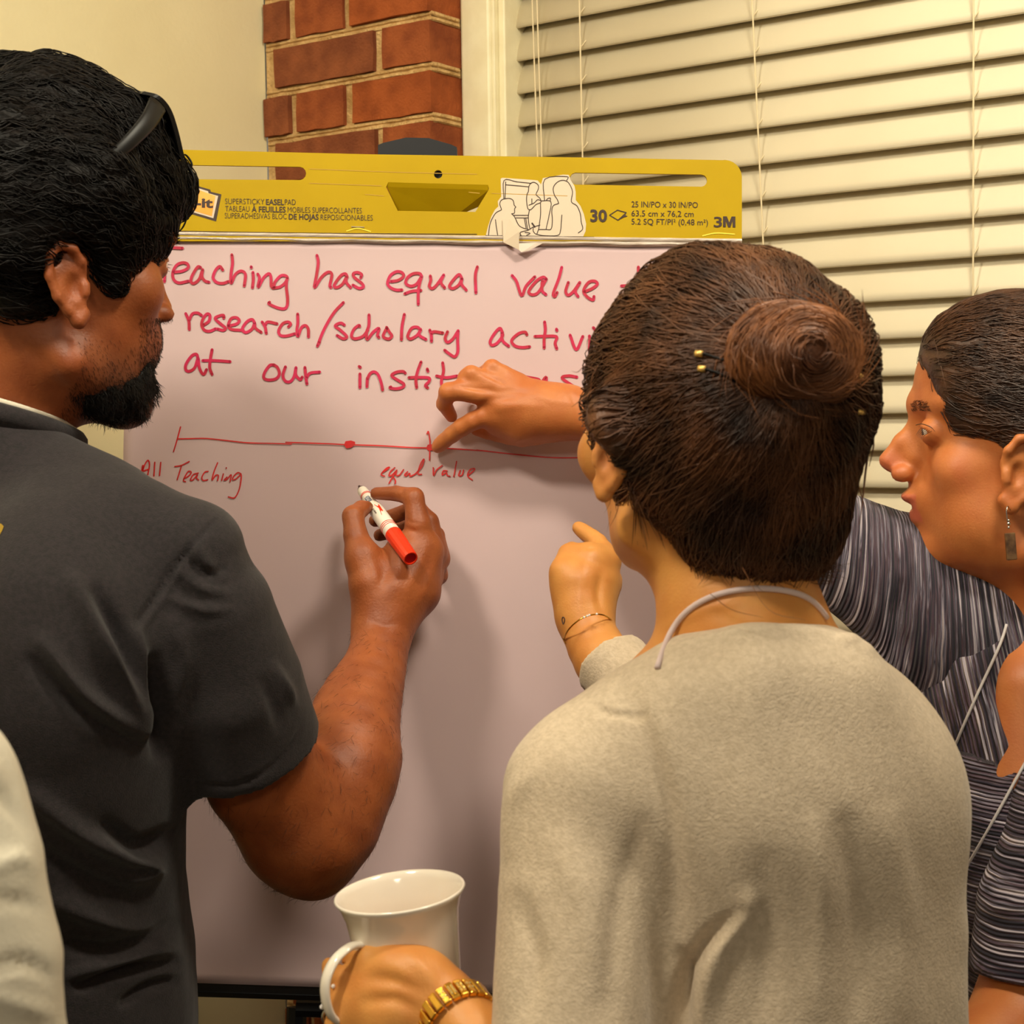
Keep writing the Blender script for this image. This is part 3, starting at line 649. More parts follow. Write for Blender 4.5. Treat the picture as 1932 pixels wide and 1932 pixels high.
def polygonise(S, h, B=8):
    lo = S.lo - 3 * h; hi = S.hi + 3 * h; bs = B * h
    n = np.ceil((hi - lo) / bs).astype(int) + 1
    gi = np.stack(np.meshgrid(*[np.arange(k) for k in n], indexing='ij'), -1).reshape(-1, 3)
    C = (lo + (gi + .5) * bs).astype(np.float32)
    half = bs * .87
    keep = np.abs(field(S.ops, C)) < half * 1.7 + .008
    gi = gi[keep]; C = C[keep]; nb = len(gi)
    loc = np.stack(np.meshgrid(*[np.arange(B + 1)] * 3, indexing='ij'), -1).reshape(-1, 3)
    per = len(loc)
    X = (lo + (gi[:, None, :] * B + loc[None]) * h).astype(np.float32).reshape(-1, 3)
    D = field(S.ops, X, (nb, per, C), half).reshape(nb, B + 1, B + 1, B + 1)
    D = np.where(D == 0, 1e-7, D)
    corners = {(i, j, k): D[:, i:B + i, j:B + j, k:B + k] for i in (0, 1) for j in (0, 1) for k in (0, 1)}
    neg = sum((v < 0).astype(np.int8) for v in corners.values()); act = (neg > 0) & (neg < 8)
    bi, ci, cj, ck = np.nonzero(act)
    acc = np.zeros((len(bi), 3)); cnt = np.zeros(len(bi))
    val = {c: v[bi, ci, cj, ck] for c, v in corners.items()}
    for c in val:
        for ax in range(3):
            if c[ax]: continue
            e = list(c); e[ax] = 1; e = tuple(e); a, b = val[c], val[e]; cr = (a < 0) != (b < 0)
            t = np.where(cr, a / np.where(cr, a - b, 1), 0)
            pos = np.zeros((len(bi), 3)); pos[:] = c; pos[:, ax] = t
            acc += pos * cr[:, None]; cnt += cr
    glob = gi[bi] * B + np.stack([ci, cj, ck], 1)
    V = lo + (glob + acc / cnt[:, None]) * h
    dims = (n + 1) * B
    key = (glob[:, 0] * dims[1] + glob[:, 1]) * dims[2] + glob[:, 2]
    order = np.argsort(key); sk = key[order]
    def look(g):
        kk_ = (g[:, 0] * dims[1] + g[:, 1]) * dims[2] + g[:, 2]
        p = np.clip(np.searchsorted(sk, kk_), 0, len(sk) - 1); ok = sk[p] == kk_; return order[p], ok
    quads = []
    for ax in range(3):
        o1, o2 = [(1, 2), (2, 0), (0, 1)][ax]
        a = D[:, :B, :B, :B]; sl = [slice(None)] + [slice(0, B)] * 3; sl[ax + 1] = slice(1, B + 1); b = D[tuple(sl)]
        cr = (a < 0) != (b < 0); ib, i, j, k = np.nonzero(cr); g0 = gi[ib] * B + np.stack([i, j, k], 1)
        s = a[ib, i, j, k] < 0
        d1 = np.zeros(3, int); d1[o1] = 1; d2 = np.zeros(3, int); d2[o2] = 1
        r = [look(g0), look(g0 - d1), look(g0 - d1 - d2), look(g0 - d2)]
        ok = r[0][1] & r[1][1] & r[2][1] & r[3][1]
        Q = np.stack([x[0] for x in r], 1)[ok]; s = s[ok]
        Q[~s] = Q[~s][:, ::-1]; quads.append(Q)
    Q = np.concatenate(quads)
    used = np.unique(Q); rm = np.full(len(V), -1); rm[used] = np.arange(len(used))
    return V[used], rm[Q].astype(np.int32)
def relax(V, Q, it=2, lam=.5):
    for _ in range(it):
        acc = np.zeros_like(V); cnt = np.zeros(len(V))
        for a, b in ((0, 1), (1, 2), (2, 3), (3, 0)):
            np.add.at(acc, Q[:, a], V[Q[:, b]]); np.add.at(cnt, Q[:, a], 1)
            np.add.at(acc, Q[:, b], V[Q[:, a]]); np.add.at(cnt, Q[:, b], 1)
        V = V + lam * (acc / np.maximum(cnt, 1)[:, None] - V)
    return V
def normals(V, Q):
    a = V[Q[:, 2]] - V[Q[:, 0]]; b = V[Q[:, 3]] - V[Q[:, 1]]; n = np.cross(a, b); N_ = np.zeros_like(V)
    for c in range(4): np.add.at(N_, Q[:, c], n)
    return N_ / (np.linalg.norm(N_, axis=1)[:, None] + 1e-12)
def vproj(V):
    q = V - CAM; d = q @ CF; return 966 + (q @ CX) / d * F, 966 - (q @ CY) / d * F, d
def segdist(x, y, pts):
    best = np.full(len(x), 1e9); tt = np.zeros(len(x)); n = len(pts) - 1
    for i in range(n):
        a = np.array(pts[i][:2], float); b = np.array(pts[i + 1][:2], float); ab = b - a; t = np.clip(((x - a[0]) * ab[0] + (y - a[1]) * ab[1]) / (ab @ ab + 1e-9), 0, 1)
        d = np.hypot(x - a[0] - ab[0] * t, y - a[1] - ab[1] * t); m = d < best; best[m] = d[m]; tt[m] = (i + t[m]) / n
    return best, tt
def folds(V, Q, L_):
    """cloth folds and creases: (polyline, height in m, width in px); they taper to both ends; on the side turned to the room"""
    Nn = normals(V, Q); x, y, d = vproj(V); facing = np.clip(-(Nn @ CF) * 2.5, 0, 1)
    D = np.zeros(len(V))
    for pts, amp, wd in L_:
        pts = catmull([np.array(p, float) for p in pts], 5); r, t = segdist(x, y, pts)
        D += amp * np.exp(-(r / wd) ** 2) * np.sin(np.pi * np.clip(.08 + .84 * t, 0, 1)) ** .7
    return V + Nn * (D * facing)[:, None]
def wrinkle(V, Q, amp, sc, seed=0, stretch=(1, 1, 1)):
    r = np.random.default_rng(seed); Nn = normals(V, Q); D = np.zeros(len(V)); U = V * np.array(stretch)
    for o in range(3):
        for _ in range(5):
            k = r.normal(size=3) * sc * 2 ** o; D += np.sin(U @ k + r.random() * 6.28) * amp / 2.2 ** o / 3
    return V + Nn * D[:, None]
def body(name, S, h, m, parent=None, it=1, post=None, tint=None, **kw):
    V, Q = polygonise(S, h); V = relax(V, Q, it)
    if post: V = post(V, Q)
    o = mk(name, V, Q, m, parent, smooth=True, **kw)
    if tint is not None:
        for an, fn in tint.items():
            a = o.data.attributes.new(an, 'FLOAT', 'POINT'); a.data.foreach_set('value', np.asarray(fn(V), np.float32))
    return o, V, Q

# ---------------------------------------------------------------- hair strands grown over a surface
def strands(name, surf, n, flow, steps=12, step=.006, rad=.0004, m=None, parent=None, where=None, lift=.001, wave=0, wl=.03, seed=1, clump=0, sides=3, tipup=0, grav=0, **kw):
    V, Q = surf; r = np.random.default_rng(seed)
    bvh = BVHTree.FromPolygons([tuple(v) for v in V.tolist()], Q.tolist())
    Nn = normals(V, Q); cen = V[Q].mean(1)
    ar = np.linalg.norm(np.cross(V[Q[:, 2]] - V[Q[:, 0]], V[Q[:, 3]] - V[Q[:, 1]]), axis=1)
    if where is not None: ar = ar * where(cen)
    idx = r.choice(len(Q), n, p=ar / ar.sum())
    AV, AF = [], []; base = 0
    ang = 2 * np.pi * np.arange(sides) / sides
    for s_, i in enumerate(idx):
        u, v = r.random(2); q = V[Q[i]]; p = (1 - u) * (1 - v) * q[0] + u * (1 - v) * q[1] + u * v * q[2] + (1 - u) * v * q[3]
        nv = unit(Nn[Q[i, 0]]); pts = [p - nv * .001]; ph = r.random() * 6.28; ns = max(3, int(steps * r.uniform(.6, 1.2))); wv = wave * r.uniform(.3, 1.4); side0 = None
        lf = lift * r.uniform(.2, 1.6)
        cur = p
        for k in range(ns):
            d = flow(cur, s_); d = d - nv * (d @ nv) * (1 - tipup * (k / ns)); dn = np.linalg.norm(d)
            if dn < 1e-6: break
            d = d / dn; sd = np.cross(d, nv)
            cur = cur + d * step + nv * tipup * step * (k / ns) - Zv * grav * step * (k / ns)
            hit = bvh.find_nearest(Vector(cur))
            if tipup == 0 and hit[0] is not None:
                nv = np.array(hit[1]); cur = np.array(hit[0])
            pts.append(cur + nv * lf * min(1, (k + 1) / 2) + sd * wv * math.sin(ph + 2 * np.pi * k * step / wl))
        pts = np.array(pts)
        if len(pts) < 3: continue
        T = np.gradient(pts, axis=0); T /= np.linalg.norm(T, axis=1)[:, None] + 1e-9
        A = np.cross(T, nv); A /= np.linalg.norm(A, axis=1)[:, None] + 1e-9; Bn = np.cross(T, A)
        rr = rad * r.uniform(.7, 1.3) * np.interp(np.linspace(0, 1, len(pts)), [0, .1, .75, 1], [.6, 1, .9, .15])
        ring = pts[:, None] + rr[:, None, None] * (A[:, None] * np.cos(ang)[None, :, None] + Bn[:, None] * np.sin(ang)[None, :, None])
        AV.append(ring.reshape(-1, 3)); L_ = len(pts)
        a = (np.arange(L_ - 1)[:, None] * sides + np.arange(sides)[None]).ravel(); b = (np.arange(L_ - 1)[:, None] * sides + (np.arange(sides)[None] + 1) % sides).ravel()
        AF.append(np.stack([a, b, b + sides, a + sides], 1) + base); base += L_ * sides
    return mk(name, np.concatenate(AV), np.concatenate(AF).astype(np.int32), m, parent, smooth=True, **kw)
def locks(name, curves, m, parent, **kw):
    """loose locks drawn as tubes: (points (px,py,d), radius px)"""
    parts = []
    for pts, rp in curves:
        c = catmull([np.array(p, float) for p in pts], 5); n = len(c)
        rr = [rp * c[i][2] / F * (1 if i < n * .6 else 1 - .85 * (i - n * .6) / (n * .4)) for i in range(n)]
        parts.append(tube([P(*p) for p in c], rr, 5, cap=False))
    V, Fc = merge(parts); return mk(name, V, Fc, m, parent, smooth=True, **kw)

# ---------------------------------------------------------------- a head in its own frame: r right, f forward, u up, origin between the ears
class Frame:
    def __init__(self, o, yaw, pitch=0, roll=0, s=1.0):
        yw, pt, rl = map(math.radians, (yaw, pitch, roll))
        f = np.array([math.sin(yw) * math.cos(pt), math.cos(yw) * math.cos(pt), math.sin(pt)]); r = np.array([math.cos(yw), -math.sin(yw), 0]); u = np.cross(r, f)
        r, u = math.cos(rl) * r + math.sin(rl) * u, -math.sin(rl) * r + math.cos(rl) * u
        self.o, self.r, self.f, self.u, self.s = np.asarray(o, float), r, f, u, s; self.R = np.array([r, f, u])
    def __call__(self, r, f, u): return self.o + self.s * (self.r * r + self.f * f + self.u * u)
    def loc(self, V): return ((np.asarray(V) - self.o) @ self.R.T) / self.s
HEAD = dict(cran=((0, 0, .045), (.076, .097, .088)), face=((0, .035, -.02), (.060, .064, .085)), fore=((0, .045, .07), (.055, .05, .045)),
    gon=(.052, .005, -.060), chin=(0, .083, -.092), chinr=.019, cheek=(.046, .062, -.010), cheekr=.021, brow=(.083, .034, .092, .032), eye=(.031, .078, .016), eyer=.0122,
    nas=(.092, .022), nmid=(.105, .004), ntip=(.120, -.015), nr=(.006, .0075, .0095), ala=(.012, .107, -.021), nostril=(.0065, .112, -.027), subn=(.098, -.030), muz=((0, .082, -.046), (.030, .024, .026)),
    ulip=(.104, -.046), llip=(.102, -.056), gap=.0015, lipw=.022, ear=(.078, -.012, .003), neck=((0, -.02, -.03, .052), (0, -.045, -.15, .056)), earyaw=22, under=.02)
def head(S, T, L_, ears=(1, -1)):
    s = T.s; g = lambda t: T(*t); R = T.R; H = L_
    E = lambda c, r, k=.006, sub=False, RR=None: S.ell(g(c), [x * s for x in r], R if RR is None else RR, k * s, sub)
    C_ = lambda a, b, ra, rb, k=.006, sub=False, flat=None: S.seg(g(a), g(b), ra * s, rb * s, k * s, flat, sub)
    E(*H['cran'], k=.01); E(*H['face'], k=.02); E(*H['fore'], k=.02)
    for sg in (1, -1):
        m3 = lambda t: (t[0] * sg, t[1], t[2])
        C_(m3(H['gon']), (sg * .012, H['chin'][1] - .004, H['chin'][2] + .002), .015, .014, .022)
        E(m3(H['cheek']), (H['cheekr'],) * 3, .022)
        b = H['brow']; C_((sg * .044, b[0] - .016, b[1] + .001), (0, b[2] - .010, b[3]), .0085, .011, .010)
    E(H['chin'], (H['chinr'] * 1.15, H['chinr'], H['chinr']), .018)
    E((0, H['chin'][1] - .035, H['chin'][2] + .012), (.034, .036, H['under']), .02)
    E(*H['muz'], k=.014)
    for sg in (1, -1):
        e = H['eye']; E((sg * e[0] * 1.02, e[1] + .018, e[2] + .001), (.017, .016, .0135), .010, True)
    if 'jowl' in H:
        for sg in (1, -1): j = H['jowl']; E((sg * j[0], j[1], j[2]), (j[3],) * 3, .028)
    nr = H['nr']; C_((0, H['nas'][0] - nr[0], H['nas'][1]), (0, H['nmid'][0] - nr[1], H['nmid'][1]), nr[0], nr[1], .008)
    C_((0, H['nmid'][0] - nr[1], H['nmid'][1]), (0, H['ntip'][0] - nr[2], H['ntip'][1]), nr[1], nr[2], .006)
    C_((0, H['ntip'][0] - .014, H['ntip'][1] - .004), (0, H['subn'][0] - .008, H['subn'][1] + .006), .008, .006, .006)
    C_((0, H['nas'][0] - .017, H['nas'][1] - .004), (0, H['ntip'][0] - .034, H['ntip'][1] + .004), .0125, .0135, .010)
    for sg in (1, -1):
        a = H['ala']; E((sg * a[0], a[1], a[2]), (.0062, .0095, .0075), .005)
        nn_ = H['nostril']; E((sg * nn_[0], nn_[1], nn_[2]), (.0032, .0055, .004), .002, True)
    lw = H['lipw']; ul, ll, gp = H['ulip'], H['llip'], H['gap']
    E((0, ul[0] - .009, ul[1]), (lw, .0095, .0052), .004); E((0, ll[0] - .009, ll[1]), (lw * .88, .0095, .0062), .004)
    mid = ((ul[0] + ll[0]) / 2, (ul[1] + ll[1]) / 2); E((0, mid[0] + .001, mid[1]), (lw * .95, .009, gp), .002, True)
    for sg in (1, -1):
        e = H['eye']; er = H['eyer'] + .0016
        S.ell(g((sg * e[0], e[1], e[2])), (er * s,) * 3, R, .004 * s)
        E((sg * e[0] * 1.03, e[1] + .012, e[2] - .0006), (.0112, .008, H.get('slit', .0034)), .0015, True)
    for sg in ears:
        ex, ef, eu = H['ear']; ya = math.radians(H['earyaw']) * sg
        out = math.cos(ya) * T.r * sg + math.sin(abs(ya)) * -T.f; fw = unit(T.f - out * (T.f @ out)); up_ = T.u * .97 - T.f * .2; up_ = unit(up_ - out * (up_ @ out)); fw = np.cross(up_, out); fw = fw if fw @ T.f > 0 else -fw
        c = g((sg * ex, ef, eu)); RR = np.array([out, fw, up_])
        ef_ = H.get('earf', 1.0); S.ell(c + out * .003 * s, (.0055 * s, .0155 * s * ef_, .028 * s), RR, .004 * s)
        pts = [c + s * (out * o_ + fw * a * ef_ + up_ * b) for o_, a, b in ((.000, .014, .004), (.006, .015, .016), (.009, .009, .027), (.011, -.004, .031), (.012, -.014, .024), (.011, -.018, .009), (.009, -.014, -.008), (.006, -.006, -.020), (.003, .002, -.029), (.001, .008, -.024))]
        for a, b in zip(pts[:-1], pts[1:]): S.seg(a, b, .0036 * s, .0036 * s, .003 * s)
        S.seg(pts[-2], pts[-1], .0062 * s, .0056 * s, .004 * s)
        S.ell(c + out * .012 * s + fw * .004 * s + up_ * -.002 * s, (.009 * s, .0085 * s, .012 * s), RR, .003 * s, True)
        S.seg(c + s * (out * .004 + fw * .012 - up_ * .002), c + s * (out * .005 + fw * .011 - up_ * .008), .0042 * s, .0038 * s, .003 * s)
        S.seg(c + s * (out * .006 - fw * .008 + up_ * .014), c + s * (out * .006 - fw * .009 - up_ * .006), .0032 * s, .003 * s, .003 * s)
def eyes(par, T, L_, look=(0, 1, 0), iris=(60, 36, 20), sides=(1, -1)):
    e = L_['eye']; s = T.s
    for sg in sides:
        c = T(sg * e[0], e[1], e[2]); ax = unit(T.r * look[0] + T.f * look[1] + T.u * look[2]); r_ = L_['eyer'] * s
        prof = [(r_ * math.sin(a), r_ * math.cos(a)) for a in np.linspace(0.001, math.pi - .001, 24)]
        V, Fc = lathe(c, ax, prof, 24); o = mk('eye', V, Fc, M_eye, par, smooth=True)
        o.data.materials.append(M_iris); o.data.materials.append(M_pupil)
        for i, p in enumerate(o.data.polygons):
            ring = i // 24; p.material_index = 2 if ring < 2 else 1 if ring < 4 else 0
# ================================================================== people
M_skin_m = mat('skin_tanned', hexc(160, 86, 42), .5, hexc(140, 70, 32), 35, .00035, 420, sss=.12, attr='tint', acol=hexc(84, 52, 38))
M_skin_c = mat('skin_light', hexc(214, 148, 76), .48, hexc(204, 132, 64), 30, .0002, 500, sss=.12, attr='tint', acol=hexc(196, 96, 76))
M_skin_r = mat('skin_fair', hexc(198, 120, 63), .5, hexc(186, 104, 52), 30, .0002, 500, sss=.12, attr='tint', acol=hexc(190, 84, 74))
M_eye = mat('eye_white', hexc(225, 210, 195), .12); M_iris = mat('eye_iris', hexc(60, 38, 24), .1); M_pupil = mat('eye_pupil', hexc(8, 6, 6), .05)
M_hair_m = mat('hair_black', hexc(19, 13, 10), .5, hexc(10, 7, 6), 60, .0015, 150, spec=.2)
M_hair_c = mat('hair_brown', hexc(104, 64, 38), .46, hexc(50, 29, 18), 26, .0015, 150, spec=.35)
M_hair_c2 = mat('hair_brown_light', hexc(150, 92, 50), .46, hexc(92, 52, 28), 26, spec=.45)
M_hair_r = mat('hair_dark_brown', hexc(86, 54, 34), .42, hexc(46, 28, 19), 30, .0015, 150, spec=.4)
M_hair_fine = mat('body_hair', hexc(70, 42, 24), .6)
M_tee = mat('navy_heather', hexc(38, 31, 34), .92, hexc(27, 22, 24), 260, .0005, 900, detail=2, sheen=.1)
M_white_cloth = mat('white_cotton', hexc(228, 220, 200), .85, hexc(218, 208, 188), 12, .0004, 500)
M_grey_knit = mat('oatmeal_knit', hexc(208, 189, 164), .95, hexc(192, 173, 148), 240, .0006, 500, detail=8, sheen=.2)
M_denim = mat('dark_trousers', hexc(40, 42, 54), .9, hexc(32, 33, 44), 120)
M_shoe = mat('dark_shoes', hexc(34, 26, 22), .5)
M_gold = mat('gold', hexc(226, 176, 76), .2, metal=1.0); M_silver = mat('silver', hexc(215, 208, 200), .15, metal=1.0); M_gem = mat('clear_stone', hexc(240, 235, 235), .05, coat=1)

def legs(par, cx, cy, yaw, hip, m=None, foot=True):
    T = Frame((cx, cy, hip), yaw); S = Solid()
    for sg in (1, -1):
        S.seg(T(sg * .06, 0, 0), T(sg * .095, .01, -.10), .13, .10, .03); S.seg(T(sg * .095, .01, -.10), T(sg * .10, .02, -hip * .52), .095, .066, .03)
        S.seg(T(sg * .10, .02, -hip * .52), T(sg * .105, 0, -hip + .10), .066, .056, .02)
    V, Q = polygonise(S, .009); V = relax(V, Q, 2); mk('trousers', V, Q, m or M_denim, par, smooth=True)
    for sg in (1, -1):
        S = Solid(); S.seg(T(sg * .11, -.03, -hip + .045), T(sg * .13, .16, -hip + .032), .042, .032, .02, flat=((0, 0, 1), .9))
        S.cut(lambda X: .002 - X[:, 2], .004); V, Q = polygonise(S, .007); mk('shoe', relax(V, Q, 1), Q, M_shoe, par, smooth=True)

# ------------------------------------------------------------------ the man with the marker
TM = Frame(P(158, 548, 1.30), 54, -2); TM = Frame(TM.o - TM.r * .079, 54, -2, 0, 1.0)
LM = dict(HEAD); LM.update(slit=.003, brow=(.102, .050, .099, .047), fore=((0, .052, .085), (.062, .048, .048)), eye=(.032, .079, .031), nas=(.094, .036), ntip=(.110, -.002), nmid=(.101, .016), ala=(.012, .098, -.008), nostril=(.0065, .103, -.014), subn=(.092, -.018), ulip=(.094, -.036), llip=(.091, -.047), chin=(0, .070, -.086), gon=(.055, .0, -.056), earf=.85, earyaw=12, cheek=(.052, .058, .006), cheekr=.019, muz=((0, .073, -.036), (.032, .023, .026)), face=((0, .030, -.014), (.064, .062, .086)), cran=((0, -.002, .052), (.077, .097, .090)))
S = Solid(); head(S, TM, LM, ears=(1,))
S.chain([(45, 640, 1.36, 118), (2, 770, 1.37, 118), (-14, 900, 1.38, 106)], .03)
# torso core and arm
S.chain([(0, 950, 1.37, 150), (220, 1010, 1.33, 80), (370, 1050, 1.30, 70)], .03)
S.chain([(370, 1060, 1.30, 76), (425, 1250, 1.33, 100), (498, 1462, 1.385, 112), (566, 1560, 1.41, 108)], .02)
S.chain([(590, 1595, 1.42, 84), (596, 1634, 1.425, 56)], .03)
S.chain([(585, 1585, 1.415, 92), (648, 1462, 1.45, 98), (672, 1350, 1.50, 84), (706, 1262, 1.54, 60), (722, 1192, 1.575, 52)], .02, sm=3)
S.chain([(566, 1560, 1.41, 100), (640, 1560, 1.43, 66), (680, 1440, 1.46, 62)], .02)
# hand: palm and back
k = .007
S.chain([(722, 1185, 1.575, 54), (735, 1120, 1.585, 62), (770, 1050, 1.60, 48)], .012)
S.chain([(735, 1160, 1.58, 48), (775, 1110, 1.60, 58), (800, 1040, 1.605, 38)], .010)
S.chain([(750, 1160, 1.59, 40), (800, 1090, 1.63, 36), (812, 1050, 1.635, 30)], .010)
S.chain([(716, 1160, 1.575, 46), (700, 1100, 1.575, 42), (685, 1052, 1.58, 33)], .012)          # thenar
S.chain([(684, 1055, 1.58, 32), (671, 1010, 1.588, 23), (666, 974, 1.595, 19.5)], k)            # thumb
S.chain([(666, 974, 1.595, 19.5), (682, 960, 1.61, 16), (692, 957, 1.618, 12.5)], .004)
S.chain([(800, 1045, 1.603, 30), (789, 990, 1.598, 25), (781, 940, 1.603, 18)], k)              # index
S.chain([(781, 938, 1.603, 18), (748, 931, 1.617, 14.5), (710, 931, 1.630, 12)], .005)
S.chain([(820, 1040, 1.625, 24), (808, 985, 1.628, 20), (785, 958, 1.640, 16.5)], k)            # middle
S.chain([(785, 958, 1.640, 16.5), (748, 972, 1.648, 14), (708, 982, 1.648, 12.5)], .005)
S.chain([(830, 1055, 1.640, 20), (822, 1010, 1.650, 17), (792, 985, 1.662, 15)], k)             # ring
S.chain([(792, 985, 1.662, 15), (755, 998, 1.668, 13), (716, 1010, 1.668, 12)], .005)
S.chain([(826, 1085, 1.652, 20), (822, 1045, 1.665, 16), (795, 1025, 1.674, 13.5)], k)          # little finger
S.chain([(795, 1025, 1.674, 13.5), (765, 1035, 1.678, 12), (740, 1042, 1.678, 11)], .005)
S.chain([(700, 1010, 1.60, 3), (752, 990, 1.60, 3)], .001, sub=True)
def man_post(V, Q):
    return folds(V, Q, [([(652, 972), (668, 966), (680, 972)], -.0008, 3), ([(752, 940), (757, 932), (762, 918)], -.0008, 3), ([(752, 968), (775, 985), (790, 986)], -.0008, 4), ([(758, 990), (775, 1000), (790, 1002)], -.001, 4),
        ([(716, 1055), (722, 1080), (716, 1110)], -.003, 12), ([(735, 1020), (738, 1060), (728, 1100)], -.003, 12), ([(700, 1170), (720, 1180), (745, 1178)], -.0012, 6), ([(805, 1030), (790, 1070), (770, 1110)], .0012, 9), ([(826, 1050), (812, 1090), (795, 1130)], .0012, 9),
        ([(40, 650), (100, 700), (130, 770)], -.0012, 14)])
def man_tint(V):
    q = TM.loc(V); x, y, d = vproj(V)
    jaw = np.clip((-.035 - q[:, 2]) / .03, 0, 1) * np.clip((q[:, 1] - .0) / .03, 0, 1) * np.clip((q[:, 2] + .14) / .03, 0, 1)
    jaw *= (x < 330) & (y < 830)
    return .62 * jaw
man, MV, MQ = body('person', S, .0021, M_skin_m, None, 1, man_post, {'tint': man_tint}, label='bearded man in a dark grey-blue T-shirt writing on the pad with a marker', cat='person')
eyes(man, TM, LM, (.1, 1, -.15), sides=(1,))
# T-shirt
S = Solid()
TT = Frame(P(10, 1000, 1.37), 42)
S.chain([(-6, 864, 1.36, 142), (90, 915, 1.35, 104), (215, 962, 1.325, 82), (365, 1028, 1.295, 66)], .03)
S.seg(TT(-.05, -.01, -.06), TT(.09, -.01, -.06), .115, .10, .05, flat=(TT.f, .9))
S.seg(TT(-.06, -.01, -.12), TT(-.04, .02, -.60), .125, .125, .05); S.seg(TT(.07, -.015, -.12), TT(.03, .01, -.38), .120, .108, .05); S.seg(TT(.03, .01, -.38), TT(.045, .02, -.62), .108, .120, .05)
S.seg(TT(-.12, 0, .01), TT(-.19, .0, -.03), .06, .065, .04)
S.seg(TT(-.20, 0, -.03), TT(-.25, .02, -.26), .062, .058, .03)
hem_o = P(457, 1402, 1.365); ax = unit(P(590, 1600, 1.45) - P(410, 1150, 1.31)); 
arm = Solid(); arm.chain([(378, 1050, 1.295, 80), (405, 1150, 1.305, 112), (440, 1300, 1.33, 132), (470, 1420, 1.365, 142), (500, 1500, 1.385, 146)], .01)
S._box(P(405, 1150, 1.305), .1); S._box(P(470, 1420, 1.365), .1)
S.add(capped(arm.ops[0][1], hem_o, ax), .03)
S.chain([(440, 1300, 1.335, 96), (500, 1462, 1.385, 120), (540, 1540, 1.41, 124)], .002, sub=True)
def tee_post(V, Q):
    V = folds(V, Q, [(a_, b_ * 1.3, c_) for a_, b_, c_ in [([(140, 1100), (190, 1200), (240, 1290), (270, 1370)], .010, 20), ([(180, 1120), (230, 1210), (275, 1320)], -.009, 15), ([(80, 1210), (160, 1310), (250, 1375)], .008, 16), ([(60, 1250), (150, 1345), (270, 1410)], -.007, 14),
        ([(255, 1190), (270, 1270), (290, 1360)], .008, 14), ([(290, 1250), (300, 1330), (300, 1420)], -.014, 16), ([(250, 1185), (285, 1140), (330, 1070), (385, 1005), (405, 985)], -.0022, 5), ([(262, 1192), (297, 1147), (340, 1077), (392, 1012)], .001, 6),
        ([(370, 1020), (385, 1060), (420, 1090)], .003, 12), ([(340, 1080), (380, 1110), (430, 1120)], .003, 12), ([(350, 1050), (390, 1080), (420, 1075)], -.003, 9), ([(320, 1130), (380, 1150), (430, 1150)], .0025, 10),
        ([(60, 1500), (150, 1570), (230, 1610), (290, 1640), (240, 1665)], .009, 18), ([(200, 1560), (260, 1600), (330, 1570)], -.009, 16), ([(150, 1860), (250, 1830), (330, 1815)], -.009, 10), ([(130, 1840), (240, 1810), (320, 1790)], .005, 12),
        ([(100, 1700), (200, 1740), (300, 1760)], .006, 20), ([(230, 1890), (290, 1860), (330, 1850)], -.008, 9), ([(60, 1600), (160, 1660), (250, 1690)], -.006, 18), ([(120, 1780), (220, 1790), (330, 1740)], -.006, 14),
        ([(520, 1260), (545, 1300), (560, 1330)], .004, 12), ([(500, 1290), (520, 1330), (530, 1370)], -.003, 12), ([(330, 1180), (350, 1250), (330, 1330)], .004, 20),
        ([(340, 1470), (440, 1480), (505, 1452), (548, 1412), (570, 1370)], -.0016, 3)]])
    return wrinkle(V, Q, .0016, 28, 3)
tee, V_, Q_ = body('t_shirt', S, .0030, M_tee, man, 2, tee_post)
# collars round the neck
TN = Frame(P(-8, 775, 1.37), 50)
ring = lambda R_, du, n=40: [TN(R_ * math.sin(a), (R_ + .002) * math.cos(a), -.02 * math.cos(a) + du) for a in np.linspace(0, 2 * math.pi, n, endpoint=False)]
V, Fc = tube(ring(.0615, .0), .0030, 8, closed=True); mk('undershirt_collar', V, Fc, M_white_cloth, man, smooth=True)
V, Fc = tube(ring(.065, -.010), .0075, 10, closed=True, flat=(1.2, (0, 0, 1))); mk('collar', V, Fc, M_tee, man, smooth=True)
x_, y_ = -6, 990
slabp = [P(x, y, 1.222) for x, y in ((-60, 985), (2, 988), (10, 994), (4, 1004), (-2, 1018), (-60, 1020))]
legs(man, float(TT(0, 0, 0)[0]) + .02, float(TT(0, 0, 0)[1]) + .03, 42, 1.00)
# hair
S = Solid()
S.ell(TM(0, -.012, .085), (.090, .116, .098), TM.R, .01)
S.chain([(-40, 215, 1.36, 100), (60, 212, 1.36, 98), (130, 232, 1.36, 96), (208, 274, 1.37, 92), (266, 316, 1.385, 70), (308, 348, 1.40, 50)], .03)
S.chain([(60, 400, 1.32, 130), (150, 390, 1.32, 110), (215, 420, 1.345, 70)], .03)
S.chain([(214, 470, 1.335, 44), (214, 515, 1.325, 24), (217, 538, 1.325, 14)], .015)
S.chain([(20, 500, 1.30, 90), (30, 560, 1.30, 46), (84, 570, 1.305, 20)], .02)
S.ell(TM(0, .145, -.012), (.12, .085, .062), TM.R, .008, sub=True)       # forehead and face left clear
S.ell(TM(.10, -.008, .004), (.05, .022, .036), TM.R, .006, sub=True)       # round the ear
S.ell(TM(0, -.05, -.10), (.15, .12, .062), TM.R, .01, sub=True)
def hm_post(V, Q): return wrinkle(V, Q, .0035, 60, 5, (1, 1, 1.6))
hair, HV, HQ = body('hair', S, .0034, M_hair_m, man, 1, hm_post)
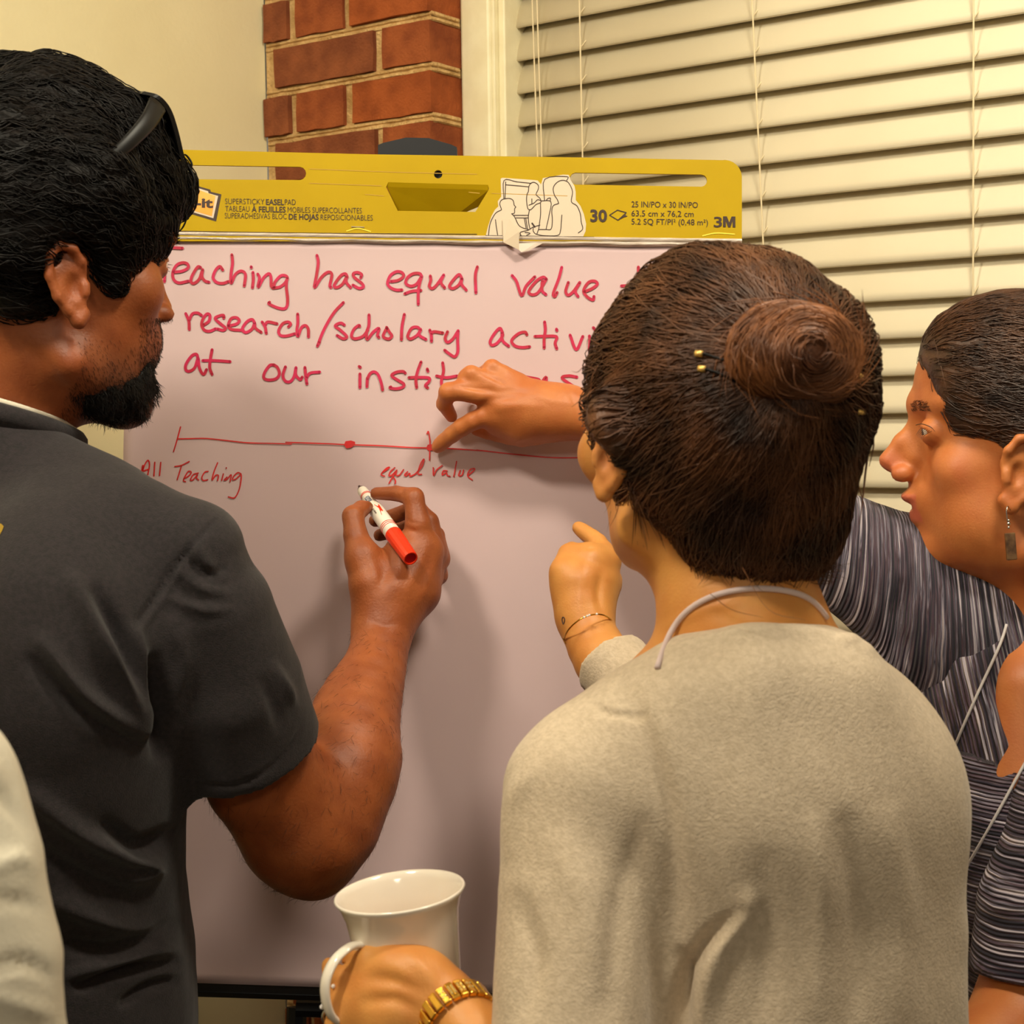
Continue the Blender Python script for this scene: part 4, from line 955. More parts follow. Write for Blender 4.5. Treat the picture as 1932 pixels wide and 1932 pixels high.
def flow_m(p, s):
    q = TM.loc(p); a = math.sin(s * 12.9) * .5
    return TM.f * (1.0 + .4 * math.sin(s)) + TM.u * (-.35 - 1.2 * max(0, q[1]) / .1 + (.3 if q[1] < -.03 else 0)) + TM.r * (a * .6)
strands('hair_strands', (HV, HQ), 2600, flow_m, 16, .0042, .00055, M_hair_m, man, lift=.0035, wave=.0026, wl=.026, seed=2, kind='stuff',
        where=lambda c: (np.clip(-(c - TM.o) @ CF * 20 + 1.2, .15, 1)))
d1 = 1.39
locks('curls', [([(345, 300, d1), (362, 325, d1), (366, 350, d1), (350, 372, d1), (338, 362, d1), (345, 348, d1), (356, 356, d1)], 3.2), ([(335, 320, d1), (356, 345, d1), (364, 372, d1), (352, 402, d1), (330, 412, d1), (318, 400, d1)], 2.6),
    ([(330, 355, d1), (345, 385, d1), (352, 410, d1), (340, 435, d1), (318, 440, d1)], 1.8), ([(310, 360, d1), (328, 385, d1), (332, 415, d1), (318, 438, d1), (298, 444, d1)], 2.2), ([(300, 370, d1), (312, 395, d1), (310, 420, d1), (292, 440, d1), (272, 450, d1)], 3),
    ([(322, 300, d1), (350, 318, d1), (362, 310, d1), (350, 292, d1), (340, 300, d1)], 2.4), ([(340, 330, d1), (362, 352, d1), (368, 372, d1), (360, 390, d1), (350, 384, d1)], 2.2), ([(290, 380, d1), (300, 400, d1), (300, 425, d1), (285, 440, d1)], 4),
    ([(60, 125, 1.33), (68, 108, 1.33), (84, 104, 1.33), (94, 116, 1.33), (86, 126, 1.33)], 2.2), ([(80, 135, 1.33), (90, 112, 1.33), (104, 118, 1.33), (112, 134, 1.33), (130, 136, 1.33)], 3), ([(20, 130, 1.33), (36, 112, 1.33), (52, 112, 1.33), (60, 124, 1.33)], 2.5),
    ([(0, 140, 1.33), (14, 122, 1.33), (30, 120, 1.33)], 3), ([(110, 140, 1.33), (140, 128, 1.33), (170, 140, 1.33), (200, 158, 1.33)], 3), ([(100, 130, 1.33), (118, 118, 1.33), (112, 106, 1.33)], .7), ([(180, 152, 1.34), (215, 155, 1.34), (240, 172, 1.34)], 2.5)], M_hair_m, man, kind='stuff')
# beard
S = Solid()
S.chain([(160, 738, 1.345, 24), (192, 738, 1.36, 46), (228, 728, 1.38, 52), (250, 694, 1.39, 36), (266, 655, 1.395, 18)], .015, sm=2)
S.chain([(284, 612, 1.415, 8), (286, 628, 1.41, 8), (278, 648, 1.405, 9), (272, 664, 1.40, 12)], .008)
def br_post(V, Q): return wrinkle(V, Q, .002, 120, 8)
S.chain([(200, 756, 1.365, 30), (240, 758, 1.385, 32), (262, 735, 1.395, 26)], .012)
beard, BV, BQ = body('beard', S, .0030, M_hair_m, man, 1, br_post)
strands('beard_strands', (BV, BQ), 2600, lambda p, s: TM.f * (.3 + .6 * math.sin(s * 7.1)) - TM.u * 1.0 + TM.r * math.sin(s * 3.3) * .7, 7, .0018, .00024, M_hair_m, man, lift=.001, tipup=.4, wave=.001, wl=.012, seed=5, kind='stuff')
def jawmask(c):
    q = TM.loc(c); x, y, d = vproj(c)
    return (np.clip((-.03 - q[:, 2]) / .04, 0, 1) ** 1.5 * (q[:, 1] > .0) * (q[:, 2] > -.13) * (y < 790) + 1.2 * ((x > 262) & (y > 598) & (y < 700) & (q[:, 1] > .05))) * (q[:, 0] > -.02) * (x < 330) * (y < 800) + 1e-9
strands('stubble', (MV, MQ), 3600, lambda p, s: TM.f * .4 - TM.u + TM.r * math.sin(s * 3) * .4, 4, .0011, .00011, M_hair_m, man, lift=.0006, tipup=.3, seed=6, where=jawmask, kind='stuff')
def browmask(c):
    q = TM.loc(c); return (np.abs(q[:, 2] - .051 - .1 * (.03 - np.abs(q[:, 0] - .032))) < .0045) * (q[:, 0] > .008) * (q[:, 0] < .056) * (q[:, 1] > .06) + 1e-12
strands('eyebrow', (MV, MQ), 260, lambda p, s: TM.r + TM.f * -.2 + TM.u * .3 * math.sin(s), 5, .0022, .00022, M_hair_m, man, lift=.0008, tipup=.1, seed=9, where=browmask, kind='stuff')
locks('eyelashes', [([(300, 500, 1.405), (312, 503, 1.41), (322, 506, 1.41)], .7), ([(302, 503, 1.405), (313, 509, 1.41), (321, 513, 1.41)], .7), ([(300, 498, 1.405), (314, 499, 1.41), (326, 500, 1.41)], .7)], M_hair_m, man, kind='stuff')
def armmask(c):
    x, y, d = vproj(c); return ((y > 1190) & (x > 360) & (d > 1.3)).astype(float) + 1e-9
adir = unit(P(722, 1190, 1.57) - P(590, 1590, 1.42))
strands('arm_hair', (MV, MQ), 1500, lambda p, s: adir * .8 * math.sin(s * 1.7) + unit(P(600, 1700, 1.4) - P(800, 1500, 1.5)) * .9 + Zv * math.sin(s * 2.9), 5, .0022, .00010, M_hair_fine, man, lift=.001, tipup=.35, seed=11, where=armmask, kind='stuff')

# sunglasses pushed up into the hair
sg_ = empty('sunglasses', P(290, 240, 1.33), label="black sunglasses pushed up on the bearded man's hair", cat='sunglasses')
M_frame = mat('black_acetate', hexc(13, 12, 13), .42, spec=.3); M_lens = mat('dark_lens', hexc(10, 12, 14), .06)
cur = catmull([np.array(p, float) for p in ((262, 172, 1.335), (290, 180, 1.335), (312, 205, 1.345), (326, 245, 1.355), (338, 296, 1.365))], 5)
c3 = [P(*p) + TM.f * .004 for p in cur]; ns = len(c3); Vf = []; nw = 17
for i, p in enumerate(c3):
    for j in range(nw):
        w_ = j / (nw - 1); bulge = .016 * math.sin(math.pi * w_); Vf.append(p - TM.r * .142 * w_ + (TM.f * .8 + TM.u * .6) * bulge)
def gpatch(j0, j1, i0, i1, th, out):
    V, Fc = [], []; nj = j1 - j0 + 1; ni = i1 - i0 + 1; nrm = unit(TM.f * .8 + TM.u * .6)
    for s2 in (out, out - th):
        for i in range(i0, i1 + 1):
            for j in range(j0, j1 + 1): V.append(Vf[i * nw + j] + nrm * s2)
    m2 = ni * nj; q = lambda a, i, j: a * m2 + i * nj + j
    for i in range(ni - 1):
        for j in range(nj - 1):
            Fc.append((q(0, i, j), q(0, i, j + 1), q(0, i + 1, j + 1), q(0, i + 1, j))); Fc.append((q(1, i, j), q(1, i + 1, j), q(1, i + 1, j + 1), q(1, i, j + 1)))
    for i in range(ni - 1): Fc.append((q(0, i, 0), q(0, i + 1, 0), q(1, i + 1, 0), q(1, i, 0))); Fc.append((q(0, i, nj - 1), q(1, i, nj - 1), q(1, i + 1, nj - 1), q(0, i + 1, nj - 1)))
    for j in range(nj - 1): Fc.append((q(0, 0, j), q(1, 0, j), q(1, 0, j + 1), q(0, 0, j + 1))); Fc.append((q(0, ni - 1, j), q(0, ni - 1, j + 1), q(1, ni - 1, j + 1), q(1, ni - 1, j)))
    return V, Fc
e = ns - 1
mk('front_frame', *merge([gpatch(0, 16, 0, 3, .004, .001), gpatch(0, 1, 3, e, .004, .001), gpatch(7, 9, 3, e - 6, .004, .001), gpatch(15, 16, 3, e, .004, .001), gpatch(1, 7, e - 2, e, .004, .001), gpatch(9, 15, e - 2, e, .004, .001)]), M_frame, sg_, smooth=False)
mk('lens', *gpatch(1, 7, 2, e - 1, .0015, 0), M_lens, sg_, smooth=True); mk('lens', *gpatch(9, 15, 2, e - 1, .0015, 0), M_lens, sg_, smooth=True)
def temple(off):
    pts = [P(298, 196, 1.335), P(280, 228, 1.318), P(250, 262, 1.304), P(210, 300, 1.292), P(170, 340, 1.284), P(130, 385, 1.286), P(105, 430, 1.292)]
    pts = [p + off for p in catmull(pts, 4)]; n = len(pts)
    up_ = unit(P(298, 210, 1.33) - P(312, 228, 1.33))
    return tube(pts, [.0085 - .0035 * min(1, i / 12) for i in range(n)], 8, flat=(.28, TM.r))
mk('temple_arm', *temple(np.zeros(3)), M_frame, sg_, smooth=True); mk('temple_arm', *temple(-TM.r * .142), M_frame, sg_, smooth=True)
# ------------------------------------------------------------------ the woman in the oatmeal sweater, seen from behind
TC = Frame(P(1150, 860, 1.115), -25, 8, 3); TC = Frame(TC.o + TC.r * .073, -25, 8, 3, .96)
LC = dict(HEAD); LC.update(cran=((0, -.004, .048), (.073, .094, .088)), face=((0, .033, -.02), (.056, .062, .080)), chin=(0, .076, -.088), chinr=.016, gon=(.050, .005, -.055), earf=.9, earyaw=30, brow=(.080, .034, .088, .032))
S = Solid(); head(S, TC, LC, ears=(-1,))
S.chain([(1372, 980, 1.15, 140), (1385, 1100, 1.145, 148), (1402, 1185, 1.138, 160), (1420, 1240, 1.15, 166)], .03, sm=2)
S.chain([(1250, 1330, 1.14, 100), (1420, 1330, 1.14, 120), (1600, 1330, 1.17, 100)], .03)
S.chain([(1640, 1380, 1.20, 70), (1480, 1520, 1.33, 70), (1300, 1420, 1.38, 64), (1180, 1295, 1.44, 58)], .02)
# pointing arm and hand
S.chain([(1180, 1295, 1.44, 60), (1138, 1245, 1.465, 56), (1112, 1195, 1.485, 50), (1100, 1160, 1.495, 50)], .02, sm=2)
S.chain([(1102, 1158, 1.495, 49), (1098, 1105, 1.505, 58), (1110, 1066, 1.51, 44)], .012)
S.chain([(1110, 1150, 1.50, 44), (1128, 1100, 1.515, 44), (1140, 1062, 1.52, 30)], .012)
S.chain([(1146, 1058, 1.52, 24), (1128, 1024, 1.535, 17.5), (1108, 1008, 1.548, 15), (1092, 996, 1.556, 13)], .006, sm=2)   # index
S.chain([(1078, 1120, 1.50, 34), (1066, 1078, 1.502, 29), (1073, 1045, 1.512, 20), (1078, 1033, 1.52, 12)], .008)             # thumb
S.chain([(1140, 1082, 1.535, 26), (1156, 1092, 1.55, 17), (1140, 1104, 1.545, 14)], .006)
S.chain([(1136, 1110, 1.530, 24), (1155, 1108, 1.545, 17), (1140, 1122, 1.54, 14)], .006)
S.chain([(1128, 1128, 1.522, 22), (1149, 1130, 1.535, 15), (1136, 1142, 1.53, 12)], .006)
S.chain([(1120, 1148, 1.515, 18), (1140, 1150, 1.522, 12), (1132, 1160, 1.52, 10)], .006)
# left arm with the mug
S.chain([(1085, 1500, 1.10, 90), (1090, 1830, 1.07, 90), (1120, 2140, 1.03, 84)], .03)
S.chain([(1120, 2140, 1.03, 88), (985, 2060, 1.045, 80), (882, 1945, 1.08, 56)], .03)
S.chain([(882, 1945, 1.08, 56), (838, 1885, 1.095, 54), (775, 1850, 1.10, 60)], .02)
S.chain([(845, 1900, 1.095, 46), (800, 1850, 1.10, 50), (735, 1822, 1.105, 40), (705, 1812, 1.11, 32)], .015)
S.chain([(840, 1930, 1.10, 50), (760, 1905, 1.10, 62), (700, 1880, 1.105, 46)], .02)
S.chain([(800, 1945, 1.10, 50), (730, 1935, 1.10, 56), (675, 1925, 1.105, 40)], .02)
S.chain([(705, 1815, 1.11, 30), (680, 1812, 1.12, 20), (662, 1806, 1.135, 16), (655, 1796, 1.145, 12)], .005)       # index through the handle
S.chain([(690, 1850, 1.11, 34), (655, 1848, 1.115, 26), (627, 1838, 1.125, 19), (622, 1822, 1.14, 16)], .005)
S.chain([(680, 1890, 1.105, 34), (645, 1888, 1.112, 27), (628, 1872, 1.125, 18), (630, 1862, 1.14, 14)], .005)
S.chain([(672, 1935, 1.105, 36), (640, 1935, 1.112, 28), (632, 1915, 1.125, 18)], .005)
S.chain([(760, 1815, 1.125, 28), (740, 1800, 1.135, 22), (712, 1790, 1.14, 18), (690, 1788, 1.142, 14)], .008)       # thumb on top
def cw_post(V, Q):
    return folds(V, Q, [([(1262, 1180), (1330, 1150), (1400, 1135)], .0012, 10), ([(1340, 1150), (1420, 1190), (1500, 1200)], -.001, 12),
        ([(760, 1790), (800, 1830), (830, 1870)], .0015, 12), ([(700, 1845), (740, 1850), (790, 1870)], -.003, 16), ([(690, 1890), (740, 1885), (780, 1900)], -.0025, 14), ([(1100, 1030), (1110, 1034), (1122, 1034)], -.0012, 3), ([(1105, 1060), (1100, 1100), (1095, 1140)], .0012, 12), ([(1135, 1080), (1130, 1120), (1135, 1150)], -.0025, 9)])
woman, CV_, CQ_ = body('person', S, .0021, M_skin_c, None, 1, cw_post, {'tint': lambda V: .35 * np.exp(-(((vproj(V)[0] - 1150) / 30) ** 2 + ((vproj(V)[1] - 870) / 50) ** 2))},
    label='woman seen from behind in an oatmeal sweater, hair in a bun, holding a mug', cat='person')
eyes(woman, TC, LC)
# sweater
S = Solid()
fl_ = (CF, .72)
S.chain([(1318, 1302, 1.085, 88), (1420, 1286, 1.08, 100), (1560, 1298, 1.10, 92)], .03)
S.chain([(1225, 1372, 1.10, 104), (1420, 1345, 1.13, 140), (1600, 1365, 1.15, 122)], .04)
S.chain([(1128, 1462, 1.10, 124), (1400, 1500, 1.12, 200), (1635, 1485, 1.16, 155)], .04)
S.chain([(1430, 1560, 1.12, 285), (1430, 2000, 1.12, 285), (1440, 2400, 1.12, 280)], .06, flat=fl_)
S.chain([(1608, 1560, 1.15, 186), (1635, 1760, 1.15, 184), (1640, 2200, 1.14, 188)], .04, flat=fl_)
S.chain([(1088, 1500, 1.10, 140), (1082, 1680, 1.085, 142), (1078, 1960, 1.06, 148), (1110, 2120, 1.05, 130)], .02)
S.chain([(1600, 1430, 1.20, 110), (1480, 1520, 1.33, 100), (1310, 1425, 1.38, 88)], .03)
slv = Solid(); slv.chain([(1310, 1425, 1.38, 86), (1205, 1310, 1.425, 72), (1120, 1215, 1.46, 70)], .01)
cax = unit(P(1112, 1195, 1.485) - P(1230, 1345, 1.42)); S.add(capped(slv.ops[0][1], P(1150, 1262, 1.455), cax), .012)
S.chain([(1170, 1283, 1.445, 61), (1130, 1235, 1.468, 61)], .002, sub=True)
S.chain([(1405, 1100, 1.12, 108), (1420, 1110, 1.12, 108)], .010, sub=True)
def sw_post(V, Q):
    V = folds(V, Q, [([(1395, 1720), (1330, 1780), (1285, 1860), (1270, 1960)], -.011, 14), ([(1180, 1300), (1220, 1400), (1255, 1520), (1270, 1650), (1275, 1800)], -.006, 22), ([(1285, 1800), (1290, 1870), (1285, 1960)], -.010, 12),
        ([(1420, 1700), (1360, 1780), (1330, 1880), (1330, 1960)], .008, 22), ([(1120, 1330), (1150, 1345), (1210, 1350)], -.003, 6), ([(1255, 1222), (1330, 1200), (1440, 1190), (1560, 1198), (1640, 1222)], .003, 12),
        ([(1000, 1450), (960, 1520), (950, 1600)], .004, 20), ([(1060, 1600), (1100, 1700), (1120, 1850)], .004, 30), ([(1540, 1560), (1550, 1700), (1540, 1900)], .004, 26), ([(1600, 1560), (1620, 1750), (1610, 1932)], -.005, 26), ([(1680, 1540), (1700, 1700), (1690, 1932)], .004, 26), ([(1440, 1640), (1450, 1780), (1430, 1932)], -.004, 30),
        ([(1590, 1210), (1625, 1200), (1650, 1225)], .004, 10), ([(1210, 1560), (1170, 1700), (1150, 1900)], -.004, 26), ([(980, 1700), (1010, 1800), (1000, 1900)], -.005, 22)])
    return wrinkle(V, Q, .0020, 22, 12)
swt, _, _ = body('sweater', S, .0032, M_grey_knit, woman, 2, sw_post)
legs(woman, float(P(1440, 2400, 1.12)[0]), 1.12, -10, .98)
# hair
S = Solid()
HC = P(1376, 770, 1.145)
S.ell(HC, (.0875, .104, .107), None, .01)
S.chain([(1335, 700, 1.14, 188), (1415, 690, 1.14, 190)], .03)
S.chain([(1138, 770, 1.09, 36), (1150, 812, 1.08, 28), (1156, 838, 1.085, 14)], .02)
S.chain([(1390, 860, 1.125, 192), (1432, 965, 1.12, 132), (1440, 1022, 1.125, 72)], .05)
S.chain([(1170, 700, 1.15, 50), (1160, 780, 1.15, 40), (1180, 850, 1.13, 22)], .02)
S.chain([(1350, 1010, 1.13, 50), (1500, 1010, 1.13, 50)], .03)
S.chain([(1540, 890, 1.17, 56), (1560, 780, 1.17, 42)], .03)
S.ell(TC(0, .14, -.03), (.13, .088, .075), TC.R, .01, sub=True)
S.ell(TC(-.105, .004, -.016), (.05, .028, .034), TC.R, .008, sub=True)
S.chain([(1150, 1040, 1.10, 88), (1190, 1130, 1.12, 100)], .03, sub=True)
hairc, CHV, CHQ = body('hair', S, .0032, M_hair_c, woman, 1, lambda V, Q: wrinkle(wrinkle(V, Q, .0016, 50, 21), Q, .004, 22, 24))
BUN = P(1500, 668, 1.03)
def flow_c(p, s):
    d = BUN - p; x, y, dd = proj(p)
    e = d / (np.linalg.norm(d) + 1e-6)
    return e + .25 * math.sin(s * 1.3) * CX + .2 * math.sin(s * 2.1) * CY
strands('hair_strands', (CHV, CHQ), 5200, flow_c, 18, .0055, .00050, M_hair_c, woman, lift=.0026, wave=.0024, wl=.06, seed=22, kind='stuff', where=lambda c: np.clip(-(c - TC.o) @ CF * 20 + 1.4, .15, 1))
S = Solid()
S.ell(P(1495, 668, 1.045), (.040, .026, .029), np.array([unit(CX + .12 * CY), CF, unit(CY - .12 * CX)]), .01)
S.ell(P(1450, 690, 1.04), (.028, .024, .020), None, .012); S.ell(P(1545, 690, 1.05), (.023, .024, .024), None, .012); S.ell(P(1490, 722, 1.05), (.030, .022, .012), None, .012)
bun, BNV, BNQ = body('hair_bun', S, .0025, M_hair_c2, woman, 1, lambda V, Q: wrinkle(wrinkle(V, Q, .002, 70, 31), Q, .0035, 35, 34))
BC_ = P(1500, 672, 1.045); sw_ax = unit(-CF + .25 * CX)
strands('bun_strands', (BNV, BNQ), 2200, lambda p, s: np.cross(sw_ax, p - BC_) / (np.linalg.norm(p - BC_) + 1e-4) + .35 * math.sin(s * 3.1) * unit(BC_ - p), 20, .0045, .00050, M_hair_c2, woman, lift=.002, wave=.0012, wl=.04, seed=33, kind='stuff')
strands('nape_hair', (CHV, CHQ), 900, lambda p, s: CX * math.sin(s * 1.9) * .9 - CY * 1.0 + CX * .3, 8, .0042, .00026, M_hair_c, woman, lift=.001, tipup=.12, wave=.001, seed=44, kind='stuff',
    where=lambda c: (lambda x, y, d: ((y > 1000) | ((x < 1260) & (y > 860) & (y > 900 + (x - 1180) * .9))).astype(float) * (d < 1.2) + 1e-9)(*vproj(c)))
strands('bun_loops', (BNV, BNQ), 260, lambda p, s: np.cross(sw_ax, p - BC_) / (np.linalg.norm(p - BC_) + 1e-4) + .6 * math.sin(s * 2.3) * unit(p - BC_), 8, .0045, .00030, M_hair_c2, woman, lift=.005, tipup=.05, wave=.002, wl=.03, seed=46, kind='stuff')
fly = []
r2 = np.random.default_rng(5)
for i in range(150):
    a = r2.uniform(math.radians(120), math.radians(330)) if i < 115 else r2.uniform(math.radians(330), math.radians(400)); rx, ry = 262, 300
    x0, y0 = 1382 + rx * .96 * math.cos(a - math.pi / 2 * 0), 772 + ry * .97 * math.sin(a)
    if not (y0 < 800): continue
    o_ = r2.uniform(4, 26); t1 = r2.uniform(-50, 50)
    tx, ty = -math.sin(a), math.cos(a); nx_, ny_ = math.cos(a), math.sin(a); dd = r2.uniform(1.12, 1.16)
    fly.append(([(x0, y0, dd), (x0 + nx_ * o_ * .6 + tx * t1 * .4, y0 + ny_ * o_ * .6 + ty * t1 * .4, dd), (x0 + nx_ * o_ + tx * t1, y0 + ny_ * o_ + ty * t1, dd), (x0 + nx_ * o_ * .7 + tx * t1 * 1.5, y0 + ny_ * o_ * .7 + ty * t1 * 1.5, dd)], .9))
fly += [([(1612, 800, 1.13), (1636, 840, 1.12), (1632, 900, 1.12), (1622, 990, 1.12)], 2.2), ([(1625, 790, 1.13), (1648, 830, 1.12), (1640, 880, 1.12)], 1.6), ([(1600, 850, 1.12), (1618, 910, 1.12), (1632, 960, 1.12)], 1.4), ([(1116, 740, 1.12), (1100, 752, 1.12), (1078, 768, 1.12)], 1.2),
    ([(1125, 700, 1.12), (1105, 690, 1.12), (1090, 702, 1.12), (1078, 700, 1.12)], .8), ([(1130, 650, 1.12), (1110, 640, 1.12), (1108, 660, 1.12)], .8), ([(1340, 1120, 1.06), (1380, 1150, 1.055), (1440, 1165, 1.05)], .7), ([(1400, 1070, 1.06), (1450, 1150, 1.045), (1520, 1170, 1.04)], .6)]
locks('loose_strands', fly, M_hair_c2, woman, kind='stuff')

# ------------------------------------------------------------------ the woman in profile
TR = Frame(P(1912, 905, 1.45), -78, 0, 0, 1.02)
LR = dict(HEAD); LR.update(cran=((0, -.012, .062), (.070, .093, .090)), face=((0, .018, -.014), (.056, .058, .072)), fore=((0, .032, .088), (.050, .048, .046)),
    gon=(.046, -.004, -.058), chin=(0, .0645, -.061), chinr=.0155, cheek=(.042, .048, .008), cheekr=.018, brow=(.074, .066, .0865, .066), eye=(.030, .0665, .043), eyer=.0120, slit=.0026,
    nas=(.0855, .053), nmid=(.1005, .034), ntip=(.1137, .018), jowl=(.036, .034, -.034, .022), nr=(.0055, .0062, .0074), ala=(.0105, .094, .006), nostril=(.006, .1005, .0005), subn=(.092, -.002), muz=((0, .064, -.016), (.029, .026, .028)),
    ulip=(.0945, -.0140), llip=(.0860, -.0325), gap=.0036, lipw=.019, ear=(.070, .002, .008), earyaw=18, under=.018)
S = Solid(); head(S, TR, LR, ears=(-1,))
S.chain([(1960, 1020, 1.46, 118), (1985, 1150, 1.47, 118), (1995, 1250, 1.47, 150)], .03)
S.chain([(1960, 1330, 1.48, 165), (1990, 1600, 1.47, 180)], .04)
S.chain([(1920, 1310, 1.415, 60), (1905, 1470, 1.40, 66)], .03)
S.chain([(1860, 1270, 1.50, 110), (1690, 1100, 1.50, 84), (1500, 985, 1.54, 62), (1400, 950, 1.57, 58)], .02)
S.chain([(1400, 950, 1.57, 58), (1280, 883, 1.613, 54), (1180, 815, 1.645, 52), (1100, 782, 1.652, 46), (1060, 776, 1.652, 46)], .02, sm=2)
k = .007
S.chain([(1072, 782, 1.652, 44), (1010, 775, 1.652, 48), (960, 764, 1.655, 44)], .012)
S.chain([(1060, 770, 1.652, 40), (1000, 748, 1.652, 32), (958, 730, 1.655, 24)], .012)
S.chain([(1050, 790, 1.655, 36), (985, 800, 1.66, 38), (940, 792, 1.662, 30)], .012)
S.chain([(948, 782, 1.655, 27), (912, 786, 1.652, 19), (872, 806, 1.660, 17), (838, 832, 1.678, 14.5), (826, 843, 1.687, 12.5)], k, sm=2)   # index
S.chain([(952, 758, 1.652, 26), (915, 746, 1.645, 20), (866, 737, 1.642, 19), (846, 740, 1.645, 17.5)], k)                                # middle
S.chain([(846, 740, 1.645, 17.5), (838, 762, 1.660, 15), (852, 786, 1.680, 11.5)], .004)
S.chain([(958, 734, 1.652, 24), (925, 722, 1.646, 18), (889, 706, 1.645, 17), (880, 712, 1.648, 15)], k)                               # ring
S.chain([(880, 712, 1.648, 15), (872, 728, 1.665, 13.5), (876, 748, 1.682, 11)], .004)
S.chain([(975, 722, 1.655, 20), (950, 704, 1.652, 15), (928, 693, 1.652, 14.5)], k)                                                        # little
S.chain([(928, 693, 1.652, 14.5), (908, 705, 1.668, 12), (905, 722, 1.682, 10)], .004)
S.chain([(1035, 800, 1.662, 32), (985, 815, 1.670, 27), (940, 816, 1.680, 18), (900, 810, 1.688, 13)], .008, sm=2)                         # thumb under
# near arm
S.chain([(2060, 1420, 1.38, 90), (2010, 1700, 1.35, 100), (1985, 1850, 1.34, 104)], .03)
S.chain([(1985, 1850, 1.34, 108), (1940, 1935, 1.325, 112), (1850, 2010, 1.28, 84)], .03)
def rw_post(V, Q):
    return folds(V, Q, [([(862, 728), (900, 733), (935, 738)], -.0022, 5), ([(905, 703), (930, 713), (952, 724)], -.0018, 5), ([(860, 770), (895, 768), (925, 765)], -.0015, 6), ([(930, 745), (960, 738), (1000, 742)], -.0012, 6), ([(905, 762), (940, 752), (975, 748)], -.0015, 6), ([(925, 775), (970, 765), (1020, 765)], .001, 8), ([(1000, 742), (1040, 755), (1080, 762)], .0008, 7), ([(1076, 740), (1086, 765), (1094, 790)], -.0010, 6),
        ([(1735, 880), (1742, 905), (1738, 925)], -.0009, 8), ([(1750, 838), (1770, 842), (1790, 836)], -.0006, 6)])
def rw_tint(V):
    q = TR.loc(V); f, u, r = q[:, 1], q[:, 2], q[:, 0]
    lips = ((np.abs(u + .0235) < .0135) & (f > .068) & (np.abs(r) < .021)) * 1.0 * np.clip((.0135 - np.abs(u + .0235)) / .003, 0, 1)
    lips *= np.clip((f - (.072 if True else 0)) / .004, 0, 1)
    fl = .10 * np.exp(-(((f - .05) / .02) ** 2 + ((u + .0) / .02) ** 2)) * (r < 0) + .35 * np.exp(-(((f - .108) / .012) ** 2 + ((u - .015) / .012) ** 2))
    return np.clip(.55 * lips + fl, 0, 1)
lady, RV, RQ = body('person', S, .0021, M_skin_r, None, 1, rw_post, {'tint': rw_tint}, label='woman in profile at the right, striped knit cardigan, pointing at the pad', cat='person')
eyes(lady, TR, LR, (0, 1, -.25), sides=(-1,))
M_knit = mat('striped_knit', hexc(150, 140, 156), .9)
def knit(name, seed):
    m = bpy.data.materials.new(name); m.use_nodes = True; nt = m.node_tree; b = nt.nodes['Principled BSDF']; L = nt.links.new; b.inputs['Roughness'].default_value = .9; b.inputs['Sheen Weight'].default_value = .15
    a = nod(nt, 'ShaderNodeAttribute', attribute_name='row'); tc = nod(nt, 'ShaderNodeTexCoord')
    n0 = nod(nt, 'ShaderNodeTexNoise'); n0.inputs['Scale'].default_value = 14; L(tc.outputs['Object'], n0.inputs['Vector'])
    ad = nod(nt, 'ShaderNodeMath', operation='MULTIPLY_ADD'); L(n0.outputs['Fac'], ad.inputs[0]); ad.inputs[1].default_value = .006; L(a.outputs['Fac'], ad.inputs[2])
    def band(scale, off):
        m_ = nod(nt, 'ShaderNodeMath', operation='MULTIPLY_ADD'); L(ad.outputs[0], m_.inputs[0]); m_.inputs[1].default_value = scale; m_.inputs[2].default_value = off
        sp = nod(nt, 'ShaderNodeSeparateXYZ'); L(tc.outputs['Object'], sp.inputs[0]); cb = nod(nt, 'ShaderNodeCombineXYZ'); L(m_.outputs[0], cb.inputs[0])
        mm = nod(nt, 'ShaderNodeVectorMath', operation='MULTIPLY_ADD'); L(tc.outputs['Object'], mm.inputs[0]); mm.inputs[1].default_value = (9, 9, 9); L(cb.outputs[0], mm.inputs[2])
        n = nod(nt, 'ShaderNodeTexNoise'); n.inputs['Scale'].default_value = 1; n.inputs['Detail'].default_value = 2; L(mm.outputs[0], n.inputs['Vector']); return n.outputs['Fac']
    r1 = nod(nt, 'ShaderNodeValToRGB'); r1.color_ramp.interpolation = 'LINEAR'; cr = r1.color_ramp
    cr.elements[0].position = .33; cr.elements[0].color = hexc(24, 20, 38); cr.elements[1].position = .64; cr.elements[1].color = hexc(200, 188, 198)
    for p, c in ((.43, hexc(40, 30, 52)), (.47, hexc(92, 70, 86)), (.50, hexc(64, 40, 52)), (.535, hexc(140, 130, 148)), (.57, hexc(50, 46, 66)), (.60, hexc(150, 142, 160))):
        e_ = cr.elements.new(p); e_.color = c
    L(band(330, seed), r1.inputs[0]); L(r1.outputs[0], b.inputs['Base Color'])
    wv = nod(nt, 'ShaderNodeMath', operation='MULTIPLY'); L(ad.outputs[0], wv.inputs[0]); wv.inputs[1].default_value = 1900
    sn = nod(nt, 'ShaderNodeMath', operation='SINE'); L(wv.outputs[0], sn.inputs[0]); bp = nod(nt, 'ShaderNodeBump'); bp.inputs['Distance'].default_value = .0011; bp.inputs['Strength'].default_value = 1; L(sn.outputs[0], bp.inputs['Height']); L(bp.outputs[0], b.inputs['Normal'])
    return m
M_kn1, M_kn2, M_kn3 = knit('striped_knit_sleeve', 3), knit('striped_knit_body', 11), knit('striped_knit_near_sleeve', 17)
bpy.data.materials.remove(M_knit)
